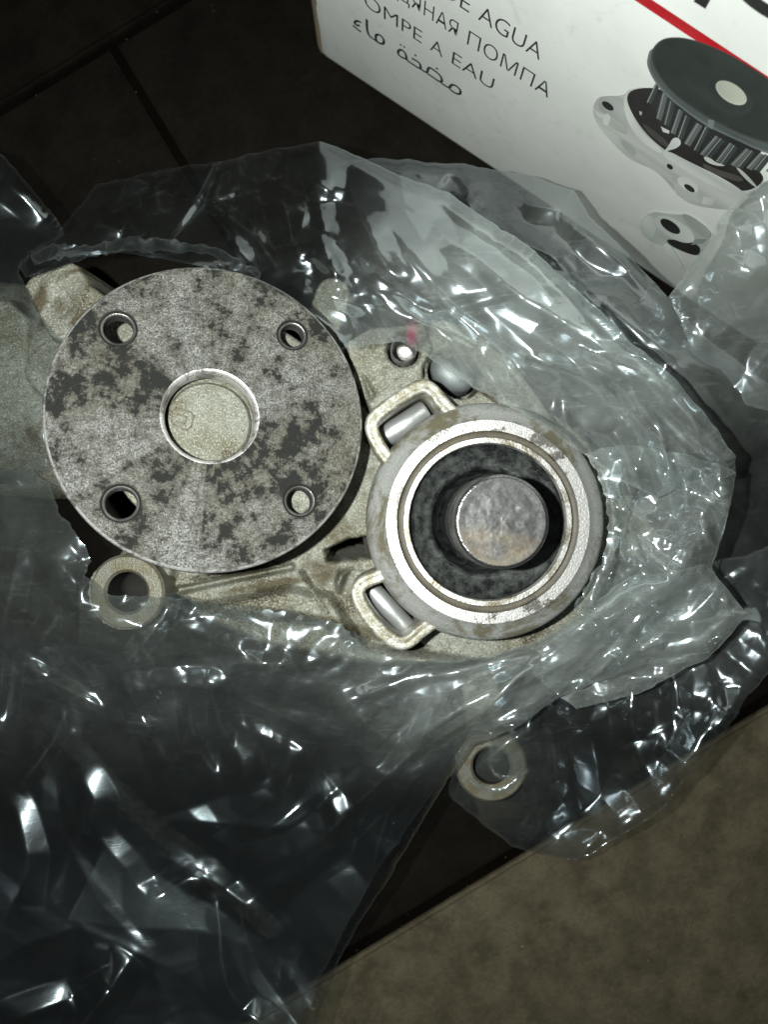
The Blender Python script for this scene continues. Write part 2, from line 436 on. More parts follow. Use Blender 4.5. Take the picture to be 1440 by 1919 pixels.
pump = empty('water_pump', (0, 0, 0))
tag(pump, 'dirty aluminium water pump with steel flange and bearing hub in torn plastic bag', 'water pump')
me, _ = grid_mesh('casting', X, Y, np.maximum(H, .0032), H > .0125)
dirt = np.zeros(X.shape)
for px, py, rx, ry, ang_, a_ in ((78, 570, 14, 50, .35, 1), (120, 575, 24, 20, 0, .6), (150, 600, 26, 10, -.6, .9), (590, 1165, 90, 14, .2, 1), (640, 1185, 40, 20, .3, 1), (500, 1100, 130, 10, -.16, .8), (600, 1075, 50, 34, .2, .7), (640, 1000, 60, 40, 0, .4), (690, 880, 24, 60, 0, .4), (920, 735, 40, 12, .4, .7), (160, 505, 60, 8, -.4, .7), (700, 1200, 60, 14, .4, .8), (40, 820, 60, 50, 0, .5), (20, 560, 40, 60, 0, .4)):
    c_ = W(px, py, .061); kx = (ZC - .061) / F
    dx = (X - c_.x) * math.cos(ang_) - (Y - c_.y) * math.sin(ang_); dy = (X - c_.x) * math.sin(ang_) + (Y - c_.y) * math.cos(ang_)
    dirt = np.maximum(dirt, a_ * np.exp(-(dx / (rx * kx)) ** 2 - (dy / (ry * kx)) ** 2))
at_ = me.attributes.new('dirt', 'FLOAT', 'POINT'); at_.data.foreach_set('value', dirt[_].astype(np.float32))
obj('casting', me, M['cast'], pump)

# ------------------------------------------------------------------ flange
FZ = .086; fc = Vector((-.04662, .02576, FZ))
kf = (ZC - FZ) / F
RF = .04195
fn_ = Vector((.27, .139, 1)).normalized(); fu_ = Vector((1, 0, -.27)).normalized(); fv_ = fn_.cross(fu_)   # the flange leans: its left side is nearest the lens
FROT = Matrix((fu_, fv_, fn_)).transposed()
fm = Matrix.Translation(fc) @ FROT.to_4x4()
th = .0052
def flange_mesh():
    rc = 84 * kf
    prof = [(rc + .0009, 0), (RF - .0006, 0), (RF, -.0006), (RF, -th + .0006), (RF - .0006, -th), (rc, -th), (rc, -.0009)]
    bm = lathe(prof, 160, True)
    me = bpy.data.meshes.new('flange'); bm.to_mesh(me); bm.free()
    o = bpy.data.objects.new('flange', me); COL.objects.link(o)
    cut = []
    inv = fm.inverted()
    loc = []
    for (px, py), rp in zip(((221, 616), (548, 628), (226, 943), (562, 938)), (35, 31, 36, 33)):
        # ray against the flange plane
        d = Vector(((px - CX) / F, -(py - CY) / F, -1)); o0 = Vector((0, 0, ZC))
        a = inv @ o0; bvec = inv.to_3x3() @ d; t = -a.z / bvec.z; h = a + t * bvec
        loc.append((h.x, h.y, rp * kf))
        b2 = lathe([(0, .004), (rp * kf, .004), (rp * kf, -.012), (0, -.012)], 48)
        m2 = bpy.data.meshes.new('c'); b2.to_mesh(m2); b2.free()
        c = bpy.data.objects.new('c', m2); COL.objects.link(c); c.location = (h.x, h.y, 0); cut.append(c)
    for c in cut:
        md = o.modifiers.new('b', 'BOOLEAN'); md.object = c; md.operation = 'DIFFERENCE'; md.solver = 'EXACT'
    dg = bpy.context.evaluated_depsgraph_get(); me2 = bpy.data.meshes.new_from_object(o.evaluated_get(dg))
    for c in cut + [o]: bpy.data.objects.remove(c)
    return me2, loc
fme, hole_loc = flange_mesh()
fl = obj('flange', fme, M['flange'], pump, smooth=True); sharpen(fl, 30)
fl.matrix_world = fm
M['worn'] = m_machined('bright_worn_edge', (.62, .62, .60), .35, .8, (.08, .075, .06), 150, .5, (.48, .56))
rc_ = 84 * kf
obj('bore_rim', lathe([(rc_ + .0011, .00003), (rc_ + .0007, .00004), (rc_ - .0001, -.0011), (rc_ - .00015, -.0024), (rc_ - .00015, -th)], 96), M['worn'], fl)
obj('worn_rim', lathe([(RF - .0007, .00003), (RF - .0004, -.00010), (RF + .00006, -.0007), (RF + .00006, -.0011)], 160), M['worn'], fl)
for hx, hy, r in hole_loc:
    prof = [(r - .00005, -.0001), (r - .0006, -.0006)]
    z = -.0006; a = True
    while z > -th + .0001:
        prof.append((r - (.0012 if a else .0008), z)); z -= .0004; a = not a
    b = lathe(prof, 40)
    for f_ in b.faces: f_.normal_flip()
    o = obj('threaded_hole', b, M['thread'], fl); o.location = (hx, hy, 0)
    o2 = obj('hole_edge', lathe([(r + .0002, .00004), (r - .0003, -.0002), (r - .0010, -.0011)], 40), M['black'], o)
# boss seen through the middle of the flange
bp = fc - fn_ * .0074; bz = bp.z
b = lathe([(0, 0), (.0109, 0), (.0116, -.0007), (.0118, -.012)], 64)
boss = obj('shaft_boss', b, M['cast'], pump); boss.location = bp; boss.rotation_euler = FROT.to_euler(); sharpen(boss, 40)
def stroke_mesh(paths, wd, h):
    "flat raised strokes; paths are lists of 2D points"
    bm = bmesh.new()
    for P in paths:
        for (x1, y1), (x2, y2) in zip(P, P[1:]):
            v = Vector((x2 - x1, y2 - y1)); L = v.length
            if L < 1e-9: continue
            v /= L; nn = Vector((-v.y, v.x)) * wd / 2; e = v * wd * .35
            q = [Vector((x1, y1)) - e - nn, Vector((x2, y2)) + e - nn, Vector((x2, y2)) + e + nn, Vector((x1, y1)) - e + nn]
            top = [bm.verts.new((a.x, a.y, h)) for a in q]; bot = [bm.verts.new((a.x, a.y, 0)) for a in q]
            bm.faces.new(top)
            for i in range(4): bm.faces.new((bot[i], bot[(i + 1) % 4], top[(i + 1) % 4], top[i]))
    return bm
def pxl(pts, z, origin):
    return [tuple((W(a, b_, z) - origin)[:2]) for a, b_ in pts]
def on_boss(pts):
    inv_ = (Matrix.Translation(bp) @ FROT.to_4x4()).inverted(); out = []
    for a, b_ in pts:
        o_ = inv_ @ Vector((0, 0, ZC)); d_ = inv_.to_3x3() @ Vector(((a - CX) / F, -(b_ - CY) / F, -1)); t_ = -o_.z / d_.z
        out.append(((o_ + d_ * t_).x, (o_ + d_ * t_).y))
    return out
mk = [on_boss([(322, 772), (330, 764), (356, 772), (363, 780), (358, 800), (350, 806), (326, 796), (321, 790), (322, 772)]),
      on_boss([(332, 776), (350, 782), (346, 794), (330, 789)])]
o = obj('cast_mark', stroke_mesh(mk, .00045, .0003), M['mark'], boss, smooth=False); o.location = (0, 0, 0)

# ------------------------------------------------------------------ bearing hub
HZ = .075; hc = W(915, 978, HZ); kh = (ZC - HZ) / F
hub = empty('bearing_housing', (hc.x, hc.y, 0)); hub.parent = pump
R = lambda px: px * kh
prof = [(R(191), HZ), (R(192), HZ - .0003), (.0312, HZ - .0022), (.0332, HZ - .0040), (.0342, HZ - .0056), (.0347, HZ - .0085), (.0347, .045), (.036, .040), (.037, .030)]
o = sharpen(obj('outer_wall', lathe(prof, 128), M['hub'], hub), 38)
sharpen(obj('machined_rim', lathe([(R(170.5), HZ - .003), (R(171), HZ + .0001), (R(191), HZ + .0001)], 128), M['ring'], hub), 30)
obj('grease_groove', lathe([(R(157), HZ - .0022), (R(164), HZ - .0026), (R(171), HZ - .002)], 128), M['groove'], hub)
sharpen(obj('bearing_race', lathe([(R(147), HZ - .006), (R(147.5), HZ - .0007), (R(149), HZ - .0003), (R(158), HZ - .0003), (R(158.5), HZ - .004)], 128), M['race'], hub), 30)
obj('oil_seal', lathe([(R(148), HZ - .0025), (R(144), HZ - .0045), (R(136), HZ - .0058), (R(124), HZ - .0068), (R(120), HZ - .0076), (R(110), HZ - .0082),
                       (R(104), HZ - .0086), (R(101), HZ - .0098), (R(97), HZ - .013), (R(90), HZ - .017), (R(70), HZ - .022)], 128), M['seal'], hub)
# worn nick on the shoulder
SZ = .099; spt = W(939, 972, SZ); rs = 89 * (ZC - SZ) / F
sh = empty('shaft', (hc.x + .0004, hc.y + .0003, 0)); sh.parent = pump
sp = [(rs - .0009, SZ - .0001), (rs - .0004, SZ - .0002), (rs, SZ - .0007), (rs, SZ - .009), (rs + .0004, SZ - .0095), (rs + .0004, SZ - .040)]
sharpen(obj('journal', lathe(sp, 96), M['shaft'], sh), 50)
nr = 40; r2 = np.random.default_rng(7)
bm = bmesh.new(); bmesh.ops.create_circle(bm, cap_ends=False, segments=72, radius=rs - .0009)
bm.free()
# end face with small dents: polar grid
bm = bmesh.new(); rings = []; nt_ = vnoise((64, 64), 5, 31); nt2 = vnoise((64, 64), 2, 32)
for i in range(0, 25):
    r = (rs - .0009) * i / 24
    ring = []
    for j in range(72):
        a = j / 72 * 2 * math.pi; x, y = r * math.cos(a), r * math.sin(a)
        u, v = int(32 + x / rs * 30), int(32 + y / rs * 30)
        e = 1 - sstep(np.array((i / 24 - .8) / .2))
        z = SZ - .0001 - .0001 * e + float(e) * (.00006 * nt_[v, u] + .00003 * nt2[v, u])
        ring.append((x, y, z))
    rings.append([bm.verts.new(ring[0])] if i == 0 else [bm.verts.new(c) for c in ring])
for a, b_ in zip(rings, rings[1:]):
    for j in range(72):
        k = (j + 1) % 72
        if len(a) == 1: bm.faces.new((a[0], b_[j], b_[k]))
        else: bm.faces.new((a[j], b_[j], b_[k], a[k]))
obj('end_face', bm, M['shaft_top'], sh)
def stamp(txt, px, py, size, rotz):
    c = bpy.data.curves.new('t', 'FONT'); c.body = txt; c.size = size; c.extrude = .00012; c.align_x = 'CENTER'; c.align_y = 'CENTER'
    o = bpy.data.objects.new('t', c); COL.objects.link(o)
    dg = bpy.context.evaluated_depsgraph_get(); me = bpy.data.meshes.new_from_object(o.evaluated_get(dg))
    bpy.data.objects.remove(o); return me
for txt, px, py, s in (('MB', 936, 1030, .0030), ('S', 884, 983, .0038)):
    o = obj('stamped_mark', stamp(txt, px, py, s, 0), M['shaft_top'], sh, smooth=False)
    p = W(px, py, SZ); o.location = (p.x - sh.location.x, p.y - sh.location.y, SZ - .0003)

# ------------------------------------------------------------------ lugs beside the hub, with the pins seen inside
def sweep(path, wd, z0, z1, rnd=.0008, hump=None):
    "wall of width wd following a smoothed plan path, rounded top edges"
    P = np.array(path)
    for _ in range(3):   # chaikin
        Q = [P[0]]
        for a, b_ in zip(P, P[1:]): Q += [a * .75 + b_ * .25, a * .25 + b_ * .75]
        Q.append(P[-1]); P = np.array(Q)
    t = np.gradient(P, axis=0); t /= np.linalg.norm(t, axis=1)[:, None] + 1e-12
    nn = np.stack([-t[:, 1], t[:, 0]], 1); h = wd / 2
    sec = [(-h, z0), (-h, z1 - rnd), (-h + rnd * .3, z1 - rnd * .3), (-h + rnd, z1), (-h * .15, z1 - .0003), (h * .15, z1 - .0003), (h - rnd, z1), (h - rnd * .3, z1 - rnd * .3), (h, z1 - rnd), (h, z0)]
    bm = bmesh.new(); rows = []
    for i, (p, q) in enumerate(zip(P, nn)):
        rows.append([bm.verts.new((p[0] + q[0] * s, p[1] + q[1] * s, z)) for s, z in sec])
    for a, b_ in zip(rows, rows[1:]):
        for i in range(len(sec) - 1): bm.faces.new((a[i], a[i + 1], b_[i + 1], b_[i]))
    bm.faces.new(rows[0]); bm.faces.new(rows[-1][::-1])
    bmesh.ops.recalc_face_normals(bm, faces=bm.faces); return bm
lz = .0705
lug1 = [(742, 868), (726, 858), (712, 838), (700, 815), (695, 795), (704, 778), (738, 752), (772, 730), (796, 720), (814, 732), (832, 757), (852, 776), (868, 794)]
lug2 = [(730, 1072), (712, 1080), (694, 1086), (674, 1097), (668, 1116), (684, 1148), (712, 1182), (736, 1202), (756, 1208), (772, 1200), (788, 1184), (806, 1172), (826, 1156)]
M['lug'] = m_machined('worn_lug_rim', (.40, .40, .355), .45, .9, (.15, .135, .08), 300, .25, (.44, .56))
for pts in (lug1, lug2):
    o = obj('lug', sweep([tuple(W(a, b_, lz)[:2]) for a, b_ in pts], .0040, .050, lz), M['lug'], pump); sharpen(o, 50)
def rod(p, q, r, z, m, name, parent):
    a = W(*p, z); b_ = W(*q, z); v = b_ - a; L = v.length
    bm = lathe([(0, 0), (r * .8, 0), (r, r * .25), (r, L - r * .25), (r * .8, L), (0, L)], 40)
    o = obj(name, bm, m, parent)
    o.matrix_world = Matrix.Translation(a) @ v.to_track_quat('Z', 'Y').to_matrix().to_4x4()
    return sharpen(o, 50)
rod((716, 822), (800, 768), .0034, .056, M['pin'], 'dowel_pin', pump)
rod((690, 1098), (765, 1178), .0030, .056, M['pin'], 'dowel_pin', pump)
b = lathe([(0, .0030), (.0025, .0027), (.0048, .0014), (.0062, -.0012), (.0066, -.004), (.0066, -.02)], 48)
o = obj('plug', b, M['plug'], pump); o.location = W(850, 695, .0525); o.scale = (1.15, .9, .6); o.rotation_euler = (0, 0, -.6)
prof = []; z = .0006; a = True
while z > -.011: prof.append((.0040 if a else .0036, z)); z -= .00045; a = not a
prof += [(.0030, z), (0, z)]
b = lathe(prof, 40)
for f_ in b.faces: f_.normal_flip()
o = sharpen(obj('threaded_hole', b, M['thread'], pump), 60); o.location = W(757, 655, .061)

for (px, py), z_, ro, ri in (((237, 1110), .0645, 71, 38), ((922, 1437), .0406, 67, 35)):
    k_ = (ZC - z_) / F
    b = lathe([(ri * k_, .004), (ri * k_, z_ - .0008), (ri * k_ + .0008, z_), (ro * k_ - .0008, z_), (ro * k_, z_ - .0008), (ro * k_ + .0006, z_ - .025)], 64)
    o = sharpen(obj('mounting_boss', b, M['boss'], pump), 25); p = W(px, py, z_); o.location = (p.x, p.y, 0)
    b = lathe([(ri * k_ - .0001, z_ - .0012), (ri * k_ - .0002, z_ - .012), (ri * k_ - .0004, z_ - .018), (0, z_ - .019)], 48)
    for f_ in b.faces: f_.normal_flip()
    obj('bolt_hole_shade', b, M['black'], o)  # near-black lining and bottom: the hole's shade is put into the colour
# ------------------------------------------------------------------ obstacle height (world grid) for the film
OB = H.copy()
d = np.hypot(X - hc.x, Y - hc.y); OB = np.where(d < .0352, np.maximum(OB, np.where(d < .029, HZ, HZ - (d - .029) * 1.2)), OB)
inv = fm.inverted(); nrmf = fm.to_3x3() @ Vector((0, 0, 1))
zf = fc.z - (nrmf.x * (X - fc.x) + nrmf.y * (Y - fc.y)) / nrmf.z
OB = np.where(np.hypot(X - fc.x, Y - fc.y) < RF + .001, np.maximum(OB, zf), OB)
def obst(x, y):
    xi = np.clip(((x - xs[0]) / G0).astype(int), 0, len(xs) - 1); yi = np.clip(((y - ys[0]) / G0).astype(int), 0, len(ys) - 1)
    h = OB[yi, xi]
    return np.where((x < xs[0]) | (x > xs[-1]) | (y < ys[0]) | (y > ys[-1]), 0, h)

# ------------------------------------------------------------------ cardboard box
SL = .667
e_px = Vector((1, SL)).normalized()
E = Vector((e_px.x, -e_px.y, 0)); NF = Vector((-e_px.y, -e_px.x, 0))      # along the face / out of the face
foot = W(740, 210, 0); c0 = foot.dot(NF)
corner = W(580, 100, 0)
U0 = corner.dot(E)
def face(px, py):
    d = Vector(((px - CX) / F, -(py - CY) / F, -1))
    t = (c0) / d.dot(NF)
    p = Vector((0, 0, ZC)) + d * t
    return p.dot(E) - U0, p.z
BW, BH, BD = .205, .185, .085
box = empty('cardboard_box', (0, 0, 0))
bmx = Matrix((( E.x, -NF.x, 0, 0), (E.y, -NF.y, 0, 0), (0, 0, 1, 0), (0, 0, 0, 1)))   # local x along face, y into box, z up
base = E * U0 + NF * c0
box.matrix_world = Matrix.Translation(base) @ bmx
tag(box, 'white cardboard water pump box with red stripe and pump picture standing upright', 'box')
rc = .0100
def rounded_box():
    pl = []
    for cx_, cy_, a0 in ((rc, rc, math.pi), (BW - rc, rc, 1.5 * math.pi), (BW - rc, BD - rc, 0), (rc, BD - rc, .5 * math.pi)):
        for i in range(6):
            a = a0 + i / 5 * math.pi / 2; pl.append((cx_ + rc * math.cos(a), cy_ + rc * math.sin(a)))
    return pl
pl = rounded_box()
bm = bmesh.new()
lev = [(.0036, .0030), (.0046, .0008), (.008, 0), (BH - .003, 0), (BH, .003)]
rows = []
for z, ins in lev:
    rows.append([bm.verts.new((min(max(x, ins), BW - ins), min(max(y, ins), BD - ins), z)) for x, y in pl])
for a, b_ in zip(rows, rows[1:]):
    for i in range(len(pl)):
        j = (i + 1) % len(pl); bm.faces.new((a[i], a[j], b_[j], b_[i]))
bm.faces.new(rows[0][::-1]); bm.faces.new(rows[-1])
bmesh.ops.recalc_face_normals(bm, faces=bm.faces)
sharpen(obj('carton', bm, M['card'], box), 60)
# scuffed bare board along the standing edge and foot of the corner
bm = bmesh.new(); r3 = random.Random(3)
rows = []
for i in range(41):
    z = .0060 + i / 40 * (BH - .010)
    row = []
    w0 = .84 + r3.uniform(-.03, .05) + (.1 if z < .006 else 0)
    for j in range(7):
        a = math.pi + (-.15 + j / 6 * (w0 + .1)) * math.pi / 2
        row.append(bm.verts.new((rc + (rc + .00025) * math.cos(a), rc + (rc + .00025) * math.sin(a), z)))
    rows.append(row)
for a, b_ in zip(rows, rows[1:]):
    for j in range(6): bm.faces.new((a[j], a[j + 1], b_[j + 1], b_[j]))
bmesh.ops.recalc_face_normals(bm, faces=bm.faces)
obj('worn_edge', bm, M['board'], box)

def set_ink(me, cols):
    a = me.attributes.new('ink_colour', 'FLOAT_COLOR', 'CORNER'); buf = []
    for p in me.polygons:
        c = cols if isinstance(cols, tuple) else cols[p.index]
        for vi in p.vertices:
            q = me.vertices[vi].co; g = .88 + .16 * math.sin(q.x * 310 + q.z * 170) * math.sin(q.z * 260 - q.x * 90)
            buf += [c[0] * g, c[1] * g, c[2] * g, 1]
    a.data.foreach_set('color', buf)
def text_mesh(body, offset=0.0):
    c = bpy.data.curves.new('t', 'FONT'); c.body = body; c.size = 1; c.offset = offset; c.resolution_u = 6
    o = bpy.data.objects.new('t', c); COL.objects.link(o)
    dg = bpy.context.evaluated_depsgraph_get(); me = bpy.data.meshes.new_from_object(o.evaluated_get(dg))
    bpy.data.objects.remove(o); return me
INK = (.035, .04, .04)
def letter_line(segs, cap_uv):
    "segs: (text, baseline px of left end, baseline px of right end); height from face coords"
    for body, pl_, pr_ in segs:
        me = text_mesh(body, -.012)
        co = np.zeros(len(me.vertices) * 3); me.vertices.foreach_get('co', co); co = co.reshape(-1, 3)
        u0, v0 = face(*pl_); u1, v1 = face(*pr_)
        x0, x1 = co[:, 0].min(), co[:, 0].max(); 
        capm = text_mesh('H'); ch = max(v.co.y for v in capm.vertices)
        co2 = np.zeros_like(co)
        co2[:, 0] = u0 + (co[:, 0] - x0) / (x1 - x0) * (u1 - u0)
        co2[:, 2] = (v0 + v1) / 2 + co[:, 1] / ch * cap_uv
        co2[:, 1] = -.00025
        me.vertices.foreach_set('co', co2.ravel()); me.update(); set_ink(me, INK)
        obj('printed_word', me, M['print'], box, smooth=False)
u, v1 = face(877, 82); u, v2 = face(881, 57); CAP2 = v2 - v1
letter_line([('AGUA', (897, 35), (1012, 112)), ('DE', (828, -11), (880, 23))], CAP2 * 1.05)
letter_line([('ПОМПА', (876, 82), (1028, 182)), ('ВОДЯНАЯ', (700, -36), (857, 68))], CAP2)
letter_line([('POMPE', (664, -4), (791, 81)), ('A', (807, 92), (830, 107)), ('EAU', (847, 119), (924, 166))], CAP2)
# arabic line drawn as strokes (letter shapes joined along the base line)
def strokes(paths, wd, name, colr, closed=False, lift=.00025):
    bm = bmesh.new()
    for P in paths:
        Q = np.array([face(580 + a / 3, b_ / 3) for a, b_ in P])
        if len(Q) > 2:
            for _ in range(2):
                S = [Q[0]]
                for a, b_ in zip(Q, Q[1:]): S += [a * .75 + b_ * .25, a * .25 + b_ * .75]
                S.append(Q[-1]); Q = np.array(S)
        t = np.gradient(Q, axis=0); t /= np.linalg.norm(t, axis=1)[:, None] + 1e-12
        nn = np.stack([-t[:, 1], t[:, 0]], 1) * wd / 2
        L = [bm.verts.new((*(q + m_)[:1], -lift, (q + m_)[1])) for q, m_ in zip(Q, nn)]
        Rr = [bm.verts.new((*(q - m_)[:1], -lift, (q - m_)[1])) for q, m_ in zip(Q, nn)]
        for i in range(len(Q) - 1): bm.faces.new((L[i], L[i + 1], Rr[i + 1], Rr[i]))
    me = bpy.data.meshes.new(name); bm.to_mesh(me); bm.free(); set_ink(me, colr)
    return obj(name, me, M['print'], box, smooth=False)
strokes([[(292, 122), (270, 112), (255, 122), (262, 138), (285, 140)], [(246, 140), (292, 176)],
         [(325, 105), (326, 170), (340, 200), (372, 222), (395, 240), (418, 245), (424, 222), (404, 195), (382, 188), (372, 205), (385, 235)]], .0009, 'printed_word', INK)
strokes([[(548, 330), (505, 310), (498, 285), (520, 272), (545, 298), (550, 335), (575, 352), (610, 375), (630, 385), (625, 350), (590, 330), (578, 325)],
         [(630, 385), (665, 410), (672, 372), (700, 388), (740, 420), (752, 455), (730, 455), (690, 425), (665, 410)],
         [(740, 460), (790, 495), (800, 470), (830, 478), (855, 505), (850, 528), (820, 520), (790, 495)],
         [(512, 246), (520, 251)], [(532, 258), (540, 263)], [(594, 304), (604, 311)], [(714, 378), (726, 386)]], .0009, 'printed_word', INK)

# printed picture: flat layers of ink, traced on the face
PZ = lambda a, b_: face(1040 + a / 3.6, b_ / 3.6)
layers = []
def ell(cx_, cy_, ax, ay, rot, n=64, a0=0, a1=2 * math.pi):
    out = []
    for i in range(n):
        a = a0 + (a1 - a0) * i / (n - (0 if abs(a1 - a0 - 2 * math.pi) < 1e-6 else 1))
        x, y = ax * math.cos(a), ay * math.sin(a)
        out.append((cx_ + x * math.cos(rot) - y * math.sin(rot), cy_ + x * math.sin(rot) + y * math.cos(rot)))
    return out
def ink(poly, c, c2=None): layers.append((poly, c, c2 or c))
g_ = lambda v, t=0: (v * (1 - .04 * t), v, v * (.98))
RED = (.50, .010, .018)
ink([(420, -78), (540, -2), (900, 236), (1000, 300), (1180, 345), (1180, 340), (665, 0), (560, -70)], RED)
ink([(1100, 320), (1180, 340), (1500, 551), (1900, 815), (1860, 870), (1440, 590), (1000, 300)], RED)
# big black brand letters, cut by the frame
ink([(940, 8), (1020, 58), (1075, -40), (1000, -90)], (.02, .02, .02))
o_ = ell(1430, -40, 330, 130, .62, 48, math.pi * .05, math.pi * .98); i_ = ell(1440, -75, 250, 80, .62, 48, math.pi * .98, math.pi * .05)
ink(o_ + i_, (.02, .02, .02))
# soft drop shadow
ink([(250, 740), (300, 860), (420, 990), (520, 1085), (700, 1150), (860, 1350), (1000, 1400), (1260, 1420), (1300, 1370), (900, 1150), (520, 900), (300, 720)], (.50, .53, .50))
# aluminium base plate
ink([(258, 720), (290, 660), (325, 643), (475, 643), (500, 600), (640, 575), (760, 700), (1000, 980), (1380, 1190), (1480, 1260), (1420, 1330), (1300, 1380), (1180, 1400), (1010, 1372),
     (930, 1350), (860, 1335), (812, 1300), (815, 1240), (700, 1130), (600, 1050), (540, 1060), (470, 1010), (430, 950), (440, 915), (360, 850), (320, 800), (275, 770)], (.55, .58, .555))
ink([(300, 665), (325, 645), (475, 645), (460, 760), (500, 860), (470, 900), (380, 830), (350, 770), (300, 740)], (.42, .45, .43))
ink([(262, 725), (300, 760), (345, 770), (325, 800), (280, 768)], (.66, .69, .66))
ink(ell(362, 712, 46, 22, .62, 24), (.015, .015, .015))
ink([(350, 770), (400, 790), (480, 850), (500, 910), (420, 880), (360, 840)], (.48, .51, .46))
ink([(330, 790), (355, 755), (385, 790), (360, 850), (330, 830)], (.68, .71, .68))
ink([(440, 930), (500, 960), (560, 1020), (540, 1060), (480, 1010)], (.45, .48, .46))
ink([(470, 650), (500, 610), (520, 760), (600, 900), (740, 1010), (720, 1040), (560, 930), (480, 790)], (.64, .67, .64))
# dark well
ink([(488, 650), (520, 605), (600, 588), (700, 590), (980, 900), (1300, 1080), (1420, 1180), (1400, 1240), (1300, 1290), (1180, 1270), (1000, 1170), (880, 1090), (760, 1020), (640, 920), (560, 820), (505, 720)], (.022, .02, .018))
ink([(590, 820), (640, 850), (790, 970), (770, 1000), (700, 950), (620, 880)], (.07, .065, .06))
ink([(1000, 1090), (1100, 1140), (1280, 1190), (1270, 1230), (1100, 1180), (1010, 1130)], (.08, .075, .07))
ink([(720, 848), (780, 878), (775, 898), (735, 885)], (.66, .69, .66)); ink([(575, 745), (595, 750), (590, 775), (578, 768)], (.5, .5, .5))
ink([(805, 920), (850, 930), (860, 970), (820, 1000), (770, 1010), (740, 1040), (730, 1030), (770, 985)], (.62, .65, .62))
ink([(1005, 1050), (1050, 1055), (1090, 1090), (1130, 1100), (1165, 1115), (1100, 1115), (1030, 1090)], (.64, .67, .64))
ink([(1220, 1112), (1280, 1150), (1380, 1260), (1350, 1255), (1270, 1180)], (.5, .53, .5))
# front apron
ink([(760, 1004), (900, 1080), (1150, 1200), (1300, 1300), (1280, 1340), (1050, 1240), (880, 1160), (725, 1045)], (.60, .63, .605))
ink(ell(782, 1120, 24, 15, .7, 20), (.02, .02, .02)); ink([(800, 1160), (840, 1180), (835, 1230), (800, 1215)], (.45, .48, .45))
ink([(812, 1290), (830, 1215), (880, 1190), (960, 1240), (985, 1300), (960, 1355), (880, 1350)], (.50, .53, .51))
ink(ell(905, 1240, 80, 38, .55, 28), (.66, .69, .66)); ink(ell(915, 1264, 42, 18, .6, 24), (.02, .02, .02))
ink([(1010, 1320), (1090, 1340), (1070, 1380), (1000, 1370)], (.68, .71, .68))
# toothed wheel: black drum, pale ribs
ink([(690, 560), (640, 660), (630, 700), (800, 850), (1000, 1000), (1200, 1110), (1340, 1130), (1400, 1010), (1440, 960), (1100, 800)], (.018, .019, .019))
teeth = [(700, 565, 640, 690), (752, 628, 708, 800), (800, 680, 760, 840), (860, 735, 805, 895), (905, 775, 850, 930), (985, 830, 900, 970), (1040, 850, 960, 1010), (1110, 915, 1005, 1040),
         (1140, 930, 1040, 1050), (1205, 960, 1110, 1085), (1230, 975, 1140, 1100), (1320, 1000, 1215, 1110), (1350, 1010, 1260, 1120), (1410, 1030, 1320, 1130), (1450, 1040, 1370, 1140), (1530, 1060, 1450, 1150)]
for i, (x1, y1, x2, y2) in enumerate(teeth):
    s = 15 + (i % 3) * 3
    ink([(x1 - s, y1 - s * .6), (x1 + s, y1 + s * .5), (x2 + s, y2 + s * .5), (x2 - s, y2 - s * .6)], (.12, .135, .13) if i % 2 else (.045, .055, .052))
    ink([(x1 - 12, y1 - 7), (x1 - 6, y1 - 4), (x2 - 6, y2 - 4), (x2 - 12, y2 - 7)], (.30, .33, .32))
# rim and top disc
def chai(P, n=2):
    for _ in range(n):
        Q = []
        for a, b_ in zip(P, P[1:] + P[:1]):
            Q += [(a[0] * .75 + b_[0] * .25, a[1] * .75 + b_[1] * .25), (a[0] * .25 + b_[0] * .75, a[1] * .25 + b_[1] * .75)]
        P = Q
    return P
ink(chai([(660, 300), (634, 380), (634, 440), (690, 552), (780, 650), (850, 706), (950, 782), (1050, 846), (1250, 938), (1440, 1026), (1600, 1050), (1730, 970), (1720, 860), (1300, 500), (900, 300)]), (.15, .18, .172))
ink(chai([(670, 330), (645, 420), (700, 545), (850, 694), (1050, 832), (1250, 924), (1440, 1008), (1600, 1030), (1710, 950), (1700, 860), (1300, 500), (900, 300)]), (.085, .105, .10))
top_ = [(660, 340), (690, 285), (740, 248), (800, 236), (880, 238), (1000, 268), (1180, 345), (1320, 430), (1440, 505), (1600, 640), (1690, 760), (1710, 880), (1640, 955), (1560, 978), (1440, 957), (1250, 887), (1060, 797), (900, 692), (780, 592), (700, 480), (665, 400)]
ink(chai(top_), (.05, .061, .056))
ink(chai([(1180 + (a - 1180) * .975, 605 + (b_ - 605) * .965 - 4) for a, b_ in top_]), (.026, .033, .029))
ink(ell(1185, 640, 175, 105, .52, 48), (.036, .045, .04)); ink(ell(1190, 625, 160, 90, .52, 48), (.028, .036, .032))
ink(ell(1203, 612, 118, 62, .58, 48), (.52, .54, .46)); ink(ell(1207, 606, 108, 54, .58, 48), (.46, .48, .40))
ink([(1095, 725), (1170, 760), (1165, 780), (1150, 770), (1110, 748), (1090, 742)], (.03, .036, .033))
ink([(1050, 790), (1090, 800), (1080, 860), (1040, 840)], (.17, .2, .19))
